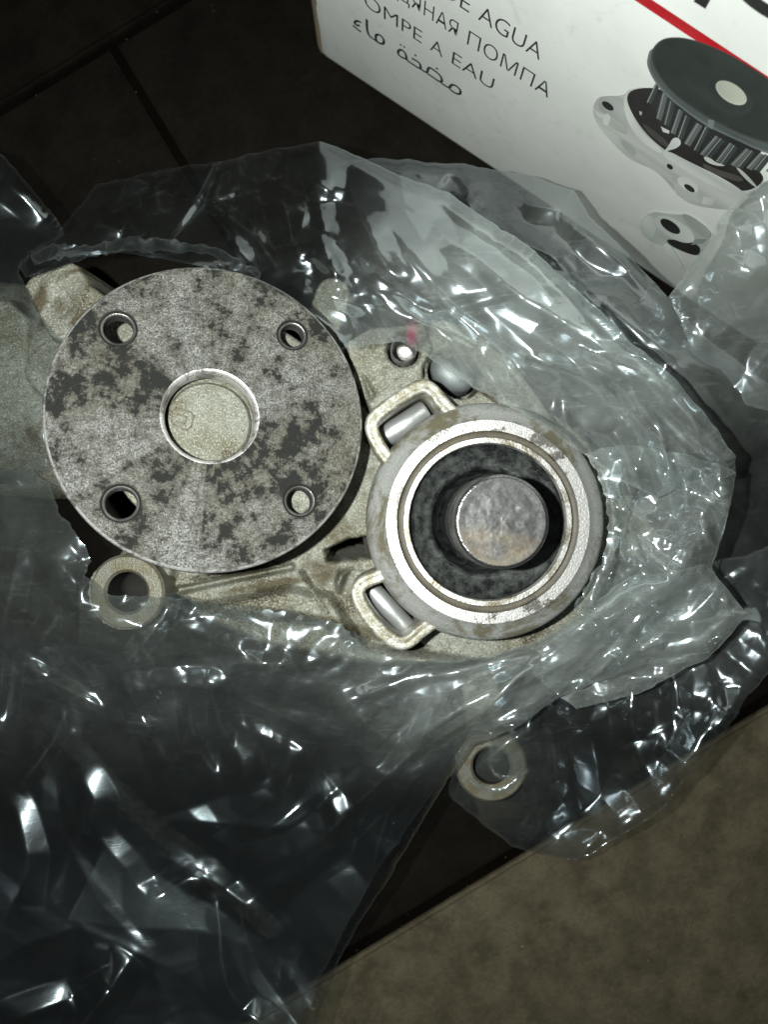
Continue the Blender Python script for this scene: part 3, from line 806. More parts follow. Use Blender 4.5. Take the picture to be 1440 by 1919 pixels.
# second printed part below
ink([(582, 1500), (620, 1440), (690, 1415), (760, 1430), (930, 1440), (1080, 1560), (1000, 1700), (960, 1715), (820, 1660), (700, 1640), (600, 1580)], (.46, .52, .48))
ink([(585, 1505), (640, 1430), (700, 1470), (690, 1560), (660, 1610), (600, 1580)], (.58, .64, .60))
ink([(850, 1425), (930, 1440), (1080, 1560), (1040, 1610), (930, 1530)], (.40, .43, .41))
ink([(760, 1600), (860, 1610), (940, 1620), (1000, 1660), (980, 1720), (880, 1690), (780, 1640)], (.02, .02, .02))
ink([(730, 1640), (780, 1625), (880, 1780), (860, 1800), (790, 1740)], (.62, .67, .63))
ink(ell(820, 1535, 150, 62, .52, 48), (.62, .67, .63)); ink(ell(790, 1515, 78, 34, .6, 40), (.02, .02, .02))
ink([(930, 1640), (1010, 1630), (1040, 1600), (960, 1600)], (.28, .3, .29))
def build_print():
    bm = bmesh.new(); cols = []
    for k, (poly, c, c2) in enumerate(layers):
        P = [face(1040 + a / 3.6, b_ / 3.6) for a, b_ in poly]
        vs = [bm.verts.new((u, -.00008 - .000006 * k, v)) for u, v in P if True]
        f_ = bm.faces.new(vs); cols.append(c)
    tri = bmesh.ops.triangulate(bm, faces=bm.faces[:], ngon_method='EAR_CLIP')
    return bm, cols
# triangulate layer by layer so every triangle keeps its ink
bm = bmesh.new(); cols = []
for k, (poly, c, c2) in enumerate(layers):
    if 5 <= len(poly) < 34 and c[0] < .8 and c is not RED: poly = chai(list(poly), 2)
    P = [Vector((*face(1040 + a / 3.6, b_ / 3.6), 0)) for a, b_ in poly]
    vs = [bm.verts.new((min(max(p.x, .004), BW - .004), -.00008 - .000008 * k, min(p.y, BH - .004))) for p in P]
    for t in geometry.tessellate_polygon([P]):
        try: bm.faces.new([vs[i] for i in t]); cols.append(c)
        except ValueError: pass
bm.faces.ensure_lookup_table()
me = bpy.data.meshes.new('printed_picture'); bm.to_mesh(me); bm.free(); set_ink(me, cols)
pic = obj('printed_picture', me, M['print'], box, smooth=False)
pic['label'] = 'printed picture of a toothed pulley pump under a red stripe'

# ------------------------------------------------------------------ plastic bag
GS = 3.0
gx = np.arange(-120, 1564, GS); gy = np.arange(-20, 2060, GS)
PX, PY = np.meshgrid(gx, gy)
def tin(seed, spacing, angle=0.0, stretch=1.0):
    "crumpled facets: random heights joined by flat triangles, on the pixel grid"
    r = np.random.default_rng(seed)
    ca, sa = math.cos(angle), math.sin(angle)
    D = 1500
    nx = int(2 * D / (spacing * stretch)); ny = int(2 * D / spacing)
    a, b_ = np.meshgrid(np.arange(nx + 1), np.arange(ny + 1))
    A = (a + r.uniform(-.48, .48, a.shape)) * spacing * stretch - D; B = (b_ + r.uniform(-.48, .48, a.shape)) * spacing - D
    x = 720 + A * ca - B * sa; y = 1000 + A * sa + B * ca
    ok = (x > -120 - 2 * spacing * stretch) & (x < 1560 + 2 * spacing * stretch) & (y > -20 - 2 * spacing * stretch) & (y < 2060 + 2 * spacing * stretch)
    pts = [Vector((p, q)) for p, q in zip(A[ok] / stretch, B[ok])]
    hv = r.uniform(-1, 1, len(pts))
    res = geometry.delaunay_2d_cdt(pts, [], [], 0, 1e-6)
    xv, yv = x[ok], y[ok]
    orig = [o[0] if len(o) else 0 for o in res[3]]
    out = np.zeros(PX.shape)
    for f_ in res[2]:
        i, j, k = (orig[t] for t in f_)
        x1, y1, x2, y2, x3, y3 = xv[i], yv[i], xv[j], yv[j], xv[k], yv[k]
        c0_ = max(int((min(x1, x2, x3) - gx[0]) / GS), 0); c1_ = min(int((max(x1, x2, x3) - gx[0]) / GS) + 2, len(gx))
        r0_ = max(int((min(y1, y2, y3) - gy[0]) / GS), 0); r1_ = min(int((max(y1, y2, y3) - gy[0]) / GS) + 2, len(gy))
        if c0_ >= c1_ or r0_ >= r1_: continue
        det = (y2 - y3) * (x1 - x3) + (x3 - x2) * (y1 - y3)
        if abs(det) < 1e-9: continue
        xx = PX[r0_:r1_, c0_:c1_]; yy = PY[r0_:r1_, c0_:c1_]
        l1 = ((y2 - y3) * (xx - x3) + (x3 - x2) * (yy - y3)) / det; l2 = ((y3 - y1) * (xx - x3) + (x1 - x3) * (yy - y3)) / det; l3 = 1 - l1 - l2
        ins = (l1 >= -1e-6) & (l2 >= -1e-6) & (l3 >= -1e-6)
        out[r0_:r1_, c0_:c1_][ins] = (l1 * hv[i] + l2 * hv[j] + l3 * hv[k])[ins]
    return out
def blur(a, n=1):
    for _ in range(n):
        p = np.pad(a, 1, mode='edge')
        a = (p[:-2, 1:-1] + p[2:, 1:-1] + p[1:-1, :-2] + p[1:-1, 2:] + 4 * p[1:-1, 1:-1]) / 8
    return a
def warp(a, amp, cell, seed):
    wx = vnoise(a.shape, cell, seed) * amp; wy = vnoise(a.shape, cell, seed + 1) * amp
    ii, jj = np.indices(a.shape)
    y = np.clip(ii + wy, 0, a.shape[0] - 1.001); x = np.clip(jj + wx, 0, a.shape[1] - 1.001)
    yi = y.astype(int); xi = x.astype(int); fy = y - yi; fx = x - xi
    return (a[yi, xi] * (1 - fx) + a[yi, xi + 1] * fx) * (1 - fy) + (a[yi + 1, xi] * (1 - fx) + a[yi + 1, xi + 1] * fx) * fy
def tps(P, Z, lam=1e-4):
    P = np.array(P, float) / 500; n = len(P)
    r2_ = ((P[:, None] - P[None]) ** 2).sum(-1); K = r2_ * np.log(r2_ + 1e-12) * .5
    A = np.zeros((n + 3, n + 3)); A[:n, :n] = K + lam * np.eye(n); A[:n, n] = 1; A[:n, n + 1:] = P; A[n, :n] = 1; A[n + 1:, :n] = P.T
    s = np.linalg.solve(A, np.concatenate([Z, [0, 0, 0]]))
    def ev(x, y):
        x = x / 500; y = y / 500; o = s[n] + s[n + 1] * x + s[n + 2] * y
        for (a, b_), c in zip(P, s[:n]):
            q = (x - a) ** 2 + (y - b_) ** 2; o = o + c * q * np.log(q + 1e-12) * .5
        return o
    return ev
CRUMPLE, CREASE = .50, .55
def fan(n, region, ang, spread, lmin, lmax, hmax, wd=34):
    "random taut creases: straight runs with one slight kink"
    def make(r, outline):
        out = []
        for _ in range(n):
            cx_, cy_ = r.uniform(region[0], region[2]), r.uniform(region[1], region[3])
            a = (ang(cx_, cy_) if callable(ang) else ang) + r.normal() * spread; L = r.uniform(lmin, lmax)
            k = r.normal() * .25; m_ = r.uniform(.35, .65)
            p1 = (cx_ + math.cos(a) * L * m_, cy_ + math.sin(a) * L * m_)
            p2 = (p1[0] + math.cos(a + k) * L * (1 - m_), p1[1] + math.sin(a + k) * L * (1 - m_))
            out.append(([(cx_, cy_), p1, p2], r.uniform(.35, 1) * hmax * r.choice([1, 1, -1]), wd * r.uniform(.5, 1.3), r.choice([.003, .006, .03])))
        return out
    return make
bag = empty('plastic_bag', (0, 0, 0))
tag(bag, 'torn crumpled clear plastic bag wrapped round the water pump', 'plastic bag')

def film(name, outline, inner, haze, crumple, creases=(), seed=1, clear=.0008, smooth_obst=6, label=None, hole=None, inks=(), auto=None):
    """outline: (px, py, z mm, curl mm, jag px); inner: (px, py, z mm);
    creases: (points, height mm, half width px); crumple: (array, mm) pairs"""
    r = np.random.default_rng(seed)
    P, Zb, Cb, Jb = [], [], [], []
    n = len(outline); wob = 0.0
    for i in range(n):
        a = outline[i]; b_ = outline[(i + 1) % n]
        a = tuple(a) + (0,) * (5 - len(a)); b_ = tuple(b_) + (0,) * (5 - len(b_))
        L = math.hypot(b_[0] - a[0], b_[1] - a[1]); m_ = max(1, int(L / 9))
        tx, ty = (b_[0] - a[0]) / L, (b_[1] - a[1]) / L
        for k in range(m_):
            t = k / m_; jag = a[4] + (b_[4] - a[4]) * t if (a[4] > 0 and b_[4] > 0) else 0
            wob = wob * .86 + r.normal() * 1.1; j = r.uniform(-1, 1) * jag if jag else wob
            if jag and r.random() < .12: j *= 2.2
            P.append((a[0] + tx * L * t - ty * j, a[1] + ty * L * t + tx * j)); Cb.append(a[3] + (b_[3] - a[3]) * t)
    P = np.array(P); Cb = np.array(Cb)
    x0, y0 = P.min(0) - 12; x1, y1 = P.max(0) + 12
    c0_ = max(int((x0 - gx[0]) / GS), 0); c1_ = min(int((x1 - gx[0]) / GS) + 2, len(gx)); r0_ = max(int((y0 - gy[0]) / GS), 0); r1_ = min(int((y1 - gy[0]) / GS) + 2, len(gy))
    sl = (slice(r0_, r1_), slice(c0_, c1_))
    x = PX[sl].copy(); y = PY[sl].copy()
    # signed distance with nearest boundary point
    d2 = np.full(x.shape, 1e12); ins = np.zeros(x.shape, bool); nxp = np.zeros(x.shape); nyp = np.zeros(x.shape); cv = np.zeros(x.shape)
    for i in range(len(P)):
        ax, ay = P[i]; bx, by = P[(i + 1) % len(P)]; ex, ey = bx - ax, by - ay
        t = np.clip(((x - ax) * ex + (y - ay) * ey) / (ex * ex + ey * ey + 1e-9), 0, 1)
        qx, qy = ax + t * ex, ay + t * ey; q = (x - qx) ** 2 + (y - qy) ** 2; m_ = q < d2
        d2[m_] = q[m_]; nxp[m_] = qx[m_]; nyp[m_] = qy[m_]; cv[m_] = Cb[i]
        if abs(ey) > 1e-12: ins ^= ((ay > y) != (by > y)) & (x < ex * (y - ay) / ey + ax)
    sd = np.where(ins, -np.sqrt(d2), np.sqrt(d2))
    ctl = [(o[0], o[1]) for o in outline] + [(o[0], o[1]) for o in inner]
    zz = np.array([o[2] for o in outline] + [o[2] for o in inner]) / 1000.
    z = tps(ctl, zz)(x, y)
    for arr, amp in crumple:
        z = z + CRUMPLE * arr[sl] * (amp(x, y) if callable(amp) else amp) / 1000.
    for cr in list(creases) + (auto(r, outline) if auto else []):
        pts, h, wd = cr[:3]; eps = cr[3] if len(cr) > 3 else .006
        qx = [p[0] for p in pts]; qy = [p[1] for p in pts]; mg_ = wd * 1.3
        a0 = max(int((min(qx) - mg_ - x[0, 0]) / GS), 0); a1 = int((max(qx) + mg_ - x[0, 0]) / GS) + 1
        b0 = max(int((min(qy) - mg_ - y[0, 0]) / GS), 0); b1 = int((max(qy) + mg_ - y[0, 0]) / GS) + 1
        if a1 <= a0 or b1 <= b0: continue
        xx = x[b0:b1, a0:a1]; yy = y[b0:b1, a0:a1]
        if xx.size == 0: continue
        dm = np.full(xx.shape, 1e9); tt = np.zeros(xx.shape); cum = 0
        segs = list(zip(pts, pts[1:])); tot = sum(math.hypot(b_[0] - a[0], b_[1] - a[1]) for a, b_ in segs)
        for a, b_ in segs:
            ex, ey = b_[0] - a[0], b_[1] - a[1]; L = math.hypot(ex, ey)
            t = np.clip(((xx - a[0]) * ex + (yy - a[1]) * ey) / (L * L), 0, 1)
            q = np.hypot(xx - a[0] - t * ex, yy - a[1] - t * ey); m_ = q < dm
            dm[m_] = q[m_]; tt[m_] = ((cum + t * L) / tot)[m_]; cum += L
        taper = np.sqrt(np.clip(np.sin(np.clip(tt, .02, .98) * math.pi), 0, 1)); u_ = dm / wd
        z[b0:b1, a0:a1] += CREASE * h / 1000. * taper * np.clip(1 + math.sqrt(eps) - np.sqrt(u_ * u_ + eps), 0, 1)
    curl = np.clip(1 + sd / 26., 0, 1) ** 2.2 * cv / 1000.
    z = blur(z, 1) - curl
    # keep above the pump, softly
    for _ in range(3):
        k = (ZC - z) / F; ob = obst((x - CX) * k, -(y - CY) * k)
    if smooth_obst:
        big = ob.copy()
        for _ in range(2):
            p = np.pad(big, 1, mode='edge'); big = np.max([p[1:-1, 1:-1], p[:-2, 1:-1], p[2:, 1:-1], p[1:-1, :-2], p[1:-1, 2:]], 0)
        ob2 = blur(big, smooth_obst * 4)
        lim = np.maximum(ob2, ob) + clear
    else: lim = ob + clear
    kk = .0015; hh = np.clip(.5 + .5 * (z - lim) / kk, 0, 1)
    z = np.maximum(lim * (1 - hh) + z * hh + kk * hh * (1 - hh), .0012)
    # snap the rim
    rim = (sd > -GS * .45) & (sd < GS * 1.05); x[rim] = nxp[rim]; y[rim] = nyp[rim]
    keep = sd < GS * 1.05
    if hole is not None: keep &= ~hole(x, y)
    k = (ZC - z) / F
    me, used = grid_mesh(name, (x - CX) * k, -(y - CY) * k, z, keep)
    hz = haze(x, y) if callable(haze) else np.full(x.shape, haze)
    # creased and doubled film is cloudier
    lap = np.abs(z - blur(z, 2)) ; hz = hz * (1 + np.clip(lap / .0002, 0, 1.2)) + .13 * np.clip(lap / .00022 - .12, 0, 1)   # stress-whitened creases
    hz = hz + np.clip(1 + sd / 7., 0, 1) * (.02 + .2 * hz)
    a = me.attributes.new('haze', 'FLOAT', 'POINT'); a.data.foreach_set('value', hz[used].astype(np.float32))
    ik = np.zeros(x.shape)
    for ix, iy, rx, ry in inks: ik = np.maximum(ik, np.exp(-((x - ix) / rx) ** 2 - ((y - iy) / ry) ** 2))
    a = me.attributes.new('ink', 'FLOAT', 'POINT'); a.data.foreach_set('value', ik[used].astype(np.float32))
    o = obj(name, me, M['film'], bag)
    if label: o['label'] = label
    return o

DG = math.atan2(.66, .75)          # run of the long folds, upper right
t_huge = warp(tin(10, 190), 10, 50, 99); t_big = warp(tin(11, 110), 6, 40, 101); t_mid = warp(tin(12, 55), 3, 20, 103); t_small = warp(tin(13, 26), 2, 10, 105)
t_fold = warp(tin(14, 42, DG, 6), 6, 50, 107); t_fold3 = warp(tin(31, 95, DG, 5), 8, 50, 131)
t_strip = warp(tin(16, 40, -.55, 7), 5, 40, 111); t_strip2 = warp(tin(17, 18, -.55, 7), 3, 30, 113)
t_b2 = warp(tin(18, 150), 8, 40, 115); t_m2 = warp(tin(19, 60), 3, 20, 117); t_s2 = warp(tin(20, 22), 2, 10, 119)
sm = vnoise(PX.shape, 34, 201)
def box_fn(v0, v1, x0, x1):
    return lambda x, y: v0 + (v1 - v0) * sstep((x - x0) / (x1 - x0))

# layer behind, against the box foot and to the right
film('film_layer', [(640, 300, 30, 2), (700, 297, 34, 2), (870, 305, 40, 3), (1000, 330, 46, 3), (1075, 357, 52, 3), (1102, 400, 56, 3), (1210, 512, 60, 3), (1300, 610, 62, 2), (1440, 720, 60), (1540, 780, 58),
      (1540, 1180, 25), (1420, 1200, 25), (1330, 1080, 35), (1200, 900, 45), (1000, 700, 50), (800, 560, 45), (680, 420, 34)],
     [(1100, 560, 62), (1250, 720, 66), (1380, 900, 40), (1440, 1000, 30), (900, 420, 46)],
     lambda x, y: np.clip(.015 + .05 * sstep((x - 720) / 120) + .11 * sstep((x - 950) / 200) - .12 * sstep((y - 740) / 150), .015, .3), [(t_big, 4.0), (t_fold, 1.6), (t_mid, .5), (sm, .6)],
     [([(893, 328), (878, 356), (885, 420)], 5, 34), ([(980, 385), (1050, 392)], 4, 30), ([(1075, 430), (1120, 460), (1171, 484), (1281, 595)], 5, 34), ([(1160, 560), (1300, 720), (1440, 860)], 4, 34), ([(1220, 625), (1293, 662), (1355, 723), (1416, 790), (1440, 840)], 6, 44), ([(1250, 720), (1350, 820), (1420, 960)], 4, 34)], seed=21, auto=fan(26, (820, 320, 1440, 1000), DG, .35, 70, 240, 4))
# corner of the bag over the box foot, right edge
film('film_corner', [(1460, 318, 100, 2), (1410, 355, 95, 3), (1362, 400, 90, 3), (1300, 490, 78, 3), (1256, 556, 70, 3), (1275, 600, 66), (1300, 660, 62), (1360, 690, 62), (1400, 760, 60), (1540, 800, 56), (1540, 330, 100)],
     [(1400, 480, 88), (1440, 600, 74), (1340, 560, 76)],
     .19, [(t_m2, 2.6), (t_big, 4.5), (t_s2, .4)], [([(1330, 640), (1380, 600), (1440, 590)], 4, 34), ([(1310, 500), (1400, 520), (1440, 490)], 4, 34), ([(1370, 400), (1390, 470)], 4, 30)], seed=22, auto=fan(18, (1260, 360, 1480, 760), 2.2, .7, 60, 180, 4))
# lower right lobe of the bag
film('film_lobe', [(1310, 1060, 48), (1400, 1040, 46), (1540, 980, 50), (1540, 1130, 54, 2), (1440, 1262, 52, 3), (1360, 1362, 50, 3), (1246, 1512, 46, 2), (1160, 1566, 37, 2), (1079, 1613, 36, 1), (1010, 1604, 26, 1), (960, 1588, 20, 1), (900, 1545, 18, 1), (838, 1488, 18, 1),
      (850, 1420, 18), (900, 1340, 36), (980, 1280, 52), (1100, 1180, 58)],
     [(922, 1437, 43), (1110, 1230, 38), (1190, 1300, 40), (1270, 1370, 46), (1180, 1430, 38), (1060, 1450, 33), (1060, 1540, 27), (1370, 1200, 46), (1300, 1240, 41)],
     lambda x, y: .02 + .05 * sstep((1380 - y) / 150) + .09 * np.exp(-((x - 922) ** 2 + (y - 1437) ** 2) / 110. ** 2), [(t_big, 6.0), (t_m2, 3.4), (t_small, lambda x, y: 1.2 * sstep((1400 - y) / 100)), (sm, 1.0)],
     [([(1060, 1330), (1075, 1430), (1092, 1560)], 8, 40), ([(1185, 1390), (1215, 1450), (1246, 1511)], 8, 40), ([(1080, 1610), (1130, 1550), (1190, 1500)], 7, 46), ([(1246, 1511), (1300, 1400), (1350, 1330)], 6, 40),
      ([(1180, 1270), (1190, 1390)], 6, 40), ([(1000, 1370), (1030, 1450), (1050, 1540)], 5, 34), ([(860, 1480), (960, 1505), (1060, 1530)], 3, 30)], seed=23, auto=fan(34, (860, 1180, 1440, 1560), 1.1, .8, 60, 200, 5))
# deep second layer inside the lower sheet
film('film_layer', [(-100, 1180, 34), (200, 1220, 42), (480, 1260, 44), (760, 1290, 44), (900, 1330, 42), (850, 1430, 34), (700, 1640, 26), (600, 1830, 26), (500, 2040, 32), (-100, 2040, 36)],
     [(150, 1500, 22), (400, 1600, 20), (500, 1420, 28), (200, 1800, 26)],
     .008, [(t_huge, 8.0), (t_b2, 3.0), (sm, 1.0)], [([(60, 1740), (150, 1560), (170, 1440)], 6, 50), ([(470, 1300), (660, 1290), (720, 1480)], 6, 50), ([(380, 1640), (620, 1470)], 6, 44)], seed=24, auto=fan(6, (0, 1280, 700, 1900), .8, .9, 120, 360, 5, 44))
# crumpled mass to the right of the hub
film('film_crumple', [(1096, 850, 66, 2, 3), (1180, 830, 70), (1290, 850, 76, 2), (1380, 885, 80, 4), (1372, 945, 78, 4), (1355, 1010, 75, 4), (1340, 1062, 71, 4), (1402, 1152, 68, 3, 2), (1320, 1240, 64, 3), (1200, 1300, 59, 3), (1080, 1330, 55), (1000, 1262, 56), (1040, 1195, 62, 1, 3), (1100, 1140, 66, 1, 3), (1128, 1060, 66, 1, 4), (1142, 980, 66, 1, 3), (1126, 905, 66, 1, 4)],
     [(1200, 950, 68), (1280, 1000, 71), (1200, 1100, 64), (1280, 1120, 66), (1160, 1220, 59)],
     .27, [(t_mid, 4.6), (t_small, 1.3), (t_big, 5)],
     [([(1280, 880), (1290, 960)], 6, 28), ([(1345, 800), (1350, 900), (1370, 930)], 6, 28), ([(1230, 990), (1215, 1060), (1160, 1075)], 6, 34), ([(1130, 1180), (1240, 1080), (1330, 1060)], 6, 32), ([(1060, 1220), (1180, 1130), (1290, 1075)], 6, 30), ([(1120, 1280), (1250, 1180), (1380, 1150)], 6, 32), ([(1300, 990), (1320, 1040)], 5, 26)], seed=25, auto=fan(46, (1100, 860, 1380, 1280), 1.2, .9, 40, 150, 5, 26))
# big lower sheet with the torn edge
far = lambda x, y: sstep((x - 480) / 350) * sstep((1600 - y) / 200)
film('torn_sheet', [(-100, 865, 52), (0, 880, 58, 0, 3), (60, 880, 58, 0, 4), (90, 908, 60, 0, 3), (116, 966, 64, 0, 3), (158, 1022, 68, 0, 3), (170, 1052, 67, 0, 3), (158, 1078, 67, 1, 2), (205, 1114, 67.5, 0, 2), (310, 1120, 67.5, 1, 2), (440, 1134, 66, 1, 5), (540, 1142, 66, 1, 5), (640, 1172, 64, 1, 5), (690, 1218, 60, 1, 2), (780, 1238, 60, 1, 2), (900, 1232, 62, 1, 3),
      (1000, 1204, 66, 1, 3), (1060, 1168, 70, 2, 3), (1180, 1080, 72, 3), (1320, 1058, 72, 3), (1405, 1150, 70, 3), (1330, 1225, 67, 4), (1200, 1250, 64, 4), (1060, 1300, 63, 5), (960, 1372, 62, 5), (884, 1398, 60, 5), (840, 1460, 57, 4), (760, 1600, 50, 3), (690, 1710, 47, 3), (636, 1806, 47, 2), (600, 1900, 48, 2), (560, 2045, 54), (-100, 2045, 60)],
     [(200, 1160, 70), (450, 1200, 68), (640, 1240, 64), (300, 1300, 53), (100, 1250, 53), (600, 1400, 56), (760, 1330, 62), (400, 1500, 51), (150, 1500, 50), (420, 1380, 53), (200, 1390, 52), (300, 1750, 46), (500, 1750, 45), (600, 1600, 47), (1100, 1230, 68), (900, 1320, 66)],
     lambda x, y: np.clip(.075 - .07 * sstep((y - 1230) / 280) + .17 * sstep((x - 540) / 300) * sstep((1520 - y) / 220), .005, .4),
     [(t_huge, lambda x, y: 6.5 - 4 * far(x, y)), (t_big, lambda x, y: 1.4 + 1.2 * sstep((1400 - y) / 150)), (t_mid, lambda x, y: .3 + 2.0 * sstep((1400 - y) / 200) * sstep((760 - x) / 200)), (t_small, lambda x, y: .5 * sstep((1280 - y) / 120) * sstep((640 - x) / 200)), (t_strip, lambda x, y: 4.2 * far(x, y)), (t_strip2, lambda x, y: .6 * far(x, y)), (sm, 1.0)],
     [([(390, 1235), (395, 1295), (415, 1360), (450, 1425), (472, 1490)], 7, 40), ([(407, 1187), (440, 1215), (500, 1250)], 6, 44), ([(440, 1185), (500, 1210)], 4, 30), ([(280, 1270), (350, 1285), (395, 1290)], 5, 36), ([(500, 1270), (545, 1230)], 4, 30), ([(541, 1325), (543, 1500)], 3, 30),
      ([(440, 1634), (550, 1605), (600, 1575), (675, 1500), (720, 1460), (860, 1330)], 8, 44), ([(272, 1695), (320, 1700), (390, 1645)], 6, 40), ([(272, 1695), (350, 1648), (390, 1642)], 5, 34), ([(405, 1665), (410, 1725), (415, 1800), (425, 1850), (455, 1895)], 8, 40),
      ([(185, 1815), (205, 1855), (225, 1825), (250, 1790)], 7, 44), ([(205, 1855), (155, 1919), (140, 1960)], 8, 44), ([(0, 1919), (140, 1870)], 6, 40), ([(455, 1895), (520, 1940)], 6, 40), ([(690, 1665), (710, 1575), (730, 1520), (800, 1430)], 7, 40),
      ([(820, 1380), (960, 1290), (1100, 1220), (1280, 1090)], 5, 32), ([(860, 1330), (1000, 1250), (1140, 1140)], 5, 32), ([(760, 1400), (900, 1300), (1020, 1240)], 5, 30), ([(0, 1190), (20, 1110), (40, 1010)], 5, 30), ([(60, 1230), (110, 1150)], 4, 28), ([(90, 1030), (150, 1100), (150, 1230)], 5, 34), ([(220, 1090), (245, 1120)], 4, 28), ([(0, 1470), (30, 1525), (50, 1600), (40, 1700)], 6, 40), ([(165, 1555), (235, 1630), (310, 1750)], 4, 36), ([(145, 1445), (175, 1500), (165, 1565)], 5, 44)], seed=26, auto=(lambda r, o: fan(12, (0, 1180, 680, 1900), .85, .5, 160, 420, 5, 48)(r, o) + fan(46, (0, 1080, 680, 1400), .5, 1.0, 60, 210, 5, 30)(r, o) + fan(40, (600, 1120, 1200, 1480), -.6, .2, 80, 300, 4, 24)(r, o)))
# film still stretched over the outlet at the left
film('stretched_film', [(-100, 250, 66, 0), (0, 290, 62, 2), (48, 345, 59, 2), (96, 402, 56, 2), (120, 440, 57), (66, 468, 60, 0, 4), (36, 500, 64, 0, 3), (46, 535, 65, 0, 3), (66, 575, 65.5, 0, 4), (90, 612, 65.5, 0, 3), (118, 640, 65.5), (112, 690, 65), (84, 790, 64), (90, 880, 62), (40, 905, 60, 0, 3), (-100, 905, 56)],
     [(0, 600, 64), (0, 800, 63), (30, 420, 59)], lambda x, y: .008 + .012 * sstep((y - 470) / 60), [(t_m2, 1.0), (t_big, 2.0), (sm, .5)], [([(0, 335), (45, 370), (85, 410)], 4, 34), ([(0, 560), (30, 520)], 3, 28)], seed=27, auto=fan(10, (-20, 300, 110, 880), 1.0, .6, 60, 200, 2, 34))
# main upper flap with long folds
rt = lambda x, y: sstep((x - 640) / 180)
film('torn_flap', [(66, 466, 62, 0, 4), (100, 455, 62, 0, 4), (120, 420, 58), (180, 345, 50, 1), (300, 318, 55, 1), (440, 300, 63, 1), (505, 281, 69, 2), (600, 263, 76, 3), (640, 278, 77, 4), (690, 299, 80, 5), (786, 338, 84, 7), (847, 362, 86, 8), (902, 402, 90, 8), (1024, 490, 97, 9), (1110, 573, 100, 9), (1171, 631, 100, 9), (1263, 710, 98, 9), (1348, 802, 92, 8), (1378, 856, 86, 6), (1380, 890, 72, 3), (1300, 905, 76, 2), (1230, 935, 76, 1), (1160, 900, 76, 1), (1105, 860, 78, 1),
      (1020, 800, 82, 1), (935, 752, 83, 1), (872, 716, 82, 1, 2), (822, 684, 80, 1, 2), (780, 652, 80, 1, 2), (745, 640, 80, 0, 3), (690, 648, 84, 0, 3), (650, 652, 88, 0, 3), (612, 606, 88, 0, 3), (560, 575, 87, 0, 2), (486, 530, 82, 0, 3), (466, 512, 80, 0, 4), (400, 505, 80, 0, 2), (385, 500, 79), (300, 481, 72), (232, 472, 66, 0, 4), (180, 476, 65, 0, 4), (110, 500, 64), (46, 522, 64, 0, 2), (34, 500, 64, 0, 3)],
     [(600, 480, 86), (760, 520, 90), (900, 620, 90), (1050, 720, 91), (1200, 820, 88), (600, 340, 81), (450, 400, 72), (700, 400, 86), (300, 400, 63), (860, 480, 92), (1100, 640, 97)],
     lambda x, y: np.clip(.010 + .235 * sstep((x + .5 * (y - 450) - 590) / 380), 0, .4),
     [(t_big, lambda x, y: 6.0 * (1 - rt(x, y))), (t_mid, lambda x, y: 2.0 * (1 - rt(x, y))), (t_small, lambda x, y: .3 * (1 - rt(x, y))), (t_fold3, lambda x, y: 6.5 * rt(x, y)), (t_fold, lambda x, y: 1.3 * rt(x, y)), (sm, .8)],
     [([(520, 330), (535, 390), (550, 460)], 7, 40), ([(676, 396), (700, 454), (725, 503), (756, 540)], 6, 36), ([(580, 470), (640, 520)], 5, 36), ([(578, 490), (603, 436)], 5, 32),
      ([(930, 530), (957, 546), (1024, 582), (1092, 625), (1147, 662), (1257, 735)], 6, 46), ([(762, 613), (823, 625), (902, 662), (951, 692), (1040, 760)], 6, 40), ([(951, 662), (951, 711), (1012, 772), (1153, 821)], 5, 36), ([(1080, 640), (1180, 740), (1260, 830), (1330, 900)], 5, 36), ([(1200, 680), (1300, 790), (1340, 860)], 5, 34), ([(640, 560), (780, 600), (900, 640)], 4, 34), ([(180, 420), (230, 435)], 5, 30), ([(290, 330), (300, 400)], 5, 32), ([(400, 380), (420, 320)], 5, 32), ([(395, 400), (410, 370), (450, 360)], 4, 26)], seed=28, auto=(lambda r, o: fan(34, (640, 330, 1250, 820), DG - .05, .14, 140, 420, 4, 34)(r, o) + fan(28, (200, 300, 700, 560), 1.0, .8, 50, 180, 4, 30)(r, o) + fan(20, (1050, 680, 1340, 880), 1.0, .3, 60, 200, 4, 24)(r, o)), inks=[(772, 628, 12, 26)])

def rim(path, wd, zs, haze, amp, seed):
    "narrow curled-back strip of film along a torn edge"
    P = np.array(path, float); t = np.gradient(P, axis=0); t /= np.linalg.norm(t, axis=1)[:, None]
    nn = np.stack([-t[:, 1], t[:, 0]], 1); zz = np.interp(np.arange(len(P)), np.linspace(0, len(P) - 1, len(zs)), zs)
    rr_ = np.random.default_rng(seed); w1 = wd * rr_.uniform(.3, 1.6, len(P)); w2 = wd * rr_.uniform(.3, 1.5, len(P))
    a = [(p[0] + q[0] * v, p[1] + q[1] * v, z - .5, 0, 4) for p, q, z, v in zip(P, nn, zz, w1)]
    b_ = [(p[0] - q[0] * v, p[1] - q[1] * v, z + 1.0, 0, 4) for p, q, z, v in zip(P, nn, zz, w2)]
    film('torn_rim', a + b_[::-1], [(p[0], p[1], z + 1.0) for p, z in zip(P, zz)], haze, [(t_small, amp), (t_mid, amp * 1.6)], seed=seed, smooth_obst=2)
rim([(60, 478), (110, 468), (170, 474), (235, 458), (320, 455), (390, 468), (440, 495), (482, 524)], 11, (64, 66, 70, 78, 84), .02, 2.6, 41)
rim([(300, 1122), (340, 1130), (430, 1146), (540, 1156), (620, 1174), (680, 1212)], 12, (68, 69, 68, 67, 62), .04, 2.4, 42)
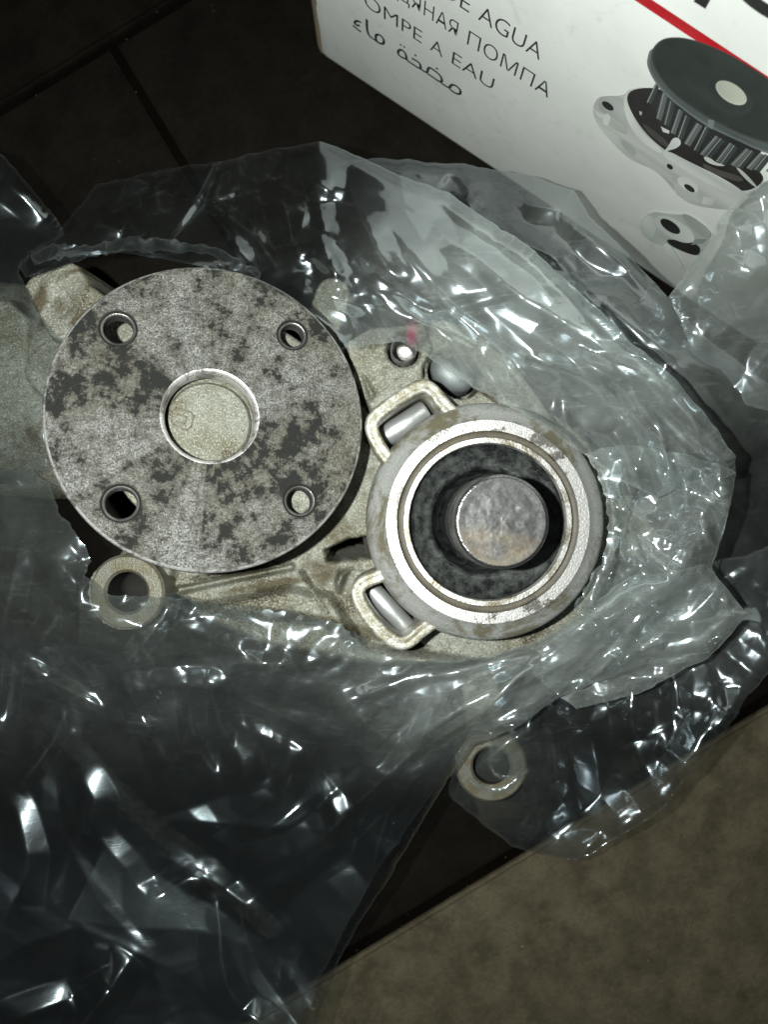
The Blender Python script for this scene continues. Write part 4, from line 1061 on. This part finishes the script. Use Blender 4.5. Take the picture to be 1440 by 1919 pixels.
rim([(1150, 900), (1160, 960), (1150, 1030), (1130, 1090), (1090, 1150)], 16, (70, 72, 72, 70), .08, 2.6, 43)
# ------------------------------------------------------------------ gritty strip on the floor under the film
rs_ = random.Random(9); A_, B_ = [], []
for i in range(60):
    t = i / 59; a = 85 + 435 * t; b_ = 1335 + 430 * t + 14 * math.sin(t * 5)
    A_.append((a + 14 + rs_.uniform(-3, 3), b_ - 14 + rs_.uniform(-3, 3))); B_.append((a - 14 + rs_.uniform(-4, 4), b_ + 14 + rs_.uniform(-4, 4)))
P = A_ + B_[::-1]
bm = bmesh.new()
top = [bm.verts.new((W(a, b_, .006).x, W(a, b_, .006).y, .006)) for a, b_ in P]; bot = [bm.verts.new((v.co.x, v.co.y, .0032)) for v in top]
for i in range(len(P)): j = (i + 1) % len(P); bm.faces.new((top[i], bot[i], bot[j], top[j]))
for i in range(59): bm.faces.new((top[i], top[i + 1], top[118 - i], top[119 - i]))
bmesh.ops.recalc_face_normals(bm, faces=bm.faces)
st = obj('rubber_strip', bm, M['strip'], smooth=False)
tag(st, 'dark gritty flat strip lying on the tiles under the clear film', 'strip')

# ------------------------------------------------------------------ grit on the tiles
rg = random.Random(12); bm = bmesh.new()
for i in range(420):
    px, py = (rg.uniform(650, 1440), rg.uniform(1450, 1919)) if i % 3 else (rg.uniform(0, 620), rg.uniform(0, 420))
    p = W(px, py, .0032); r = rg.uniform(.00008, .00022) * (2.2 if rg.random() < .08 else 1)
    vs = [bm.verts.new((p.x + r * math.cos(a + i) * rg.uniform(.7, 1.3), p.y + r * math.sin(a + i) * rg.uniform(.7, 1.3), .0030)) for a in (0, 1.6, 3.1, 4.7)]
    t = bm.verts.new((p.x, p.y, .0030 + r * 1.2))
    for k in range(4): bm.faces.new((vs[k], vs[(k + 1) % 4], t))
gr_ = obj('floor_grit', bm, m_plain('pale_grit', (.16, .14, .10), .8, 0, .7, 900), smooth=False)
gr_['kind'] = 'stuff'; tag(gr_, 'scattered pale grit on the floor tiles', 'grit')
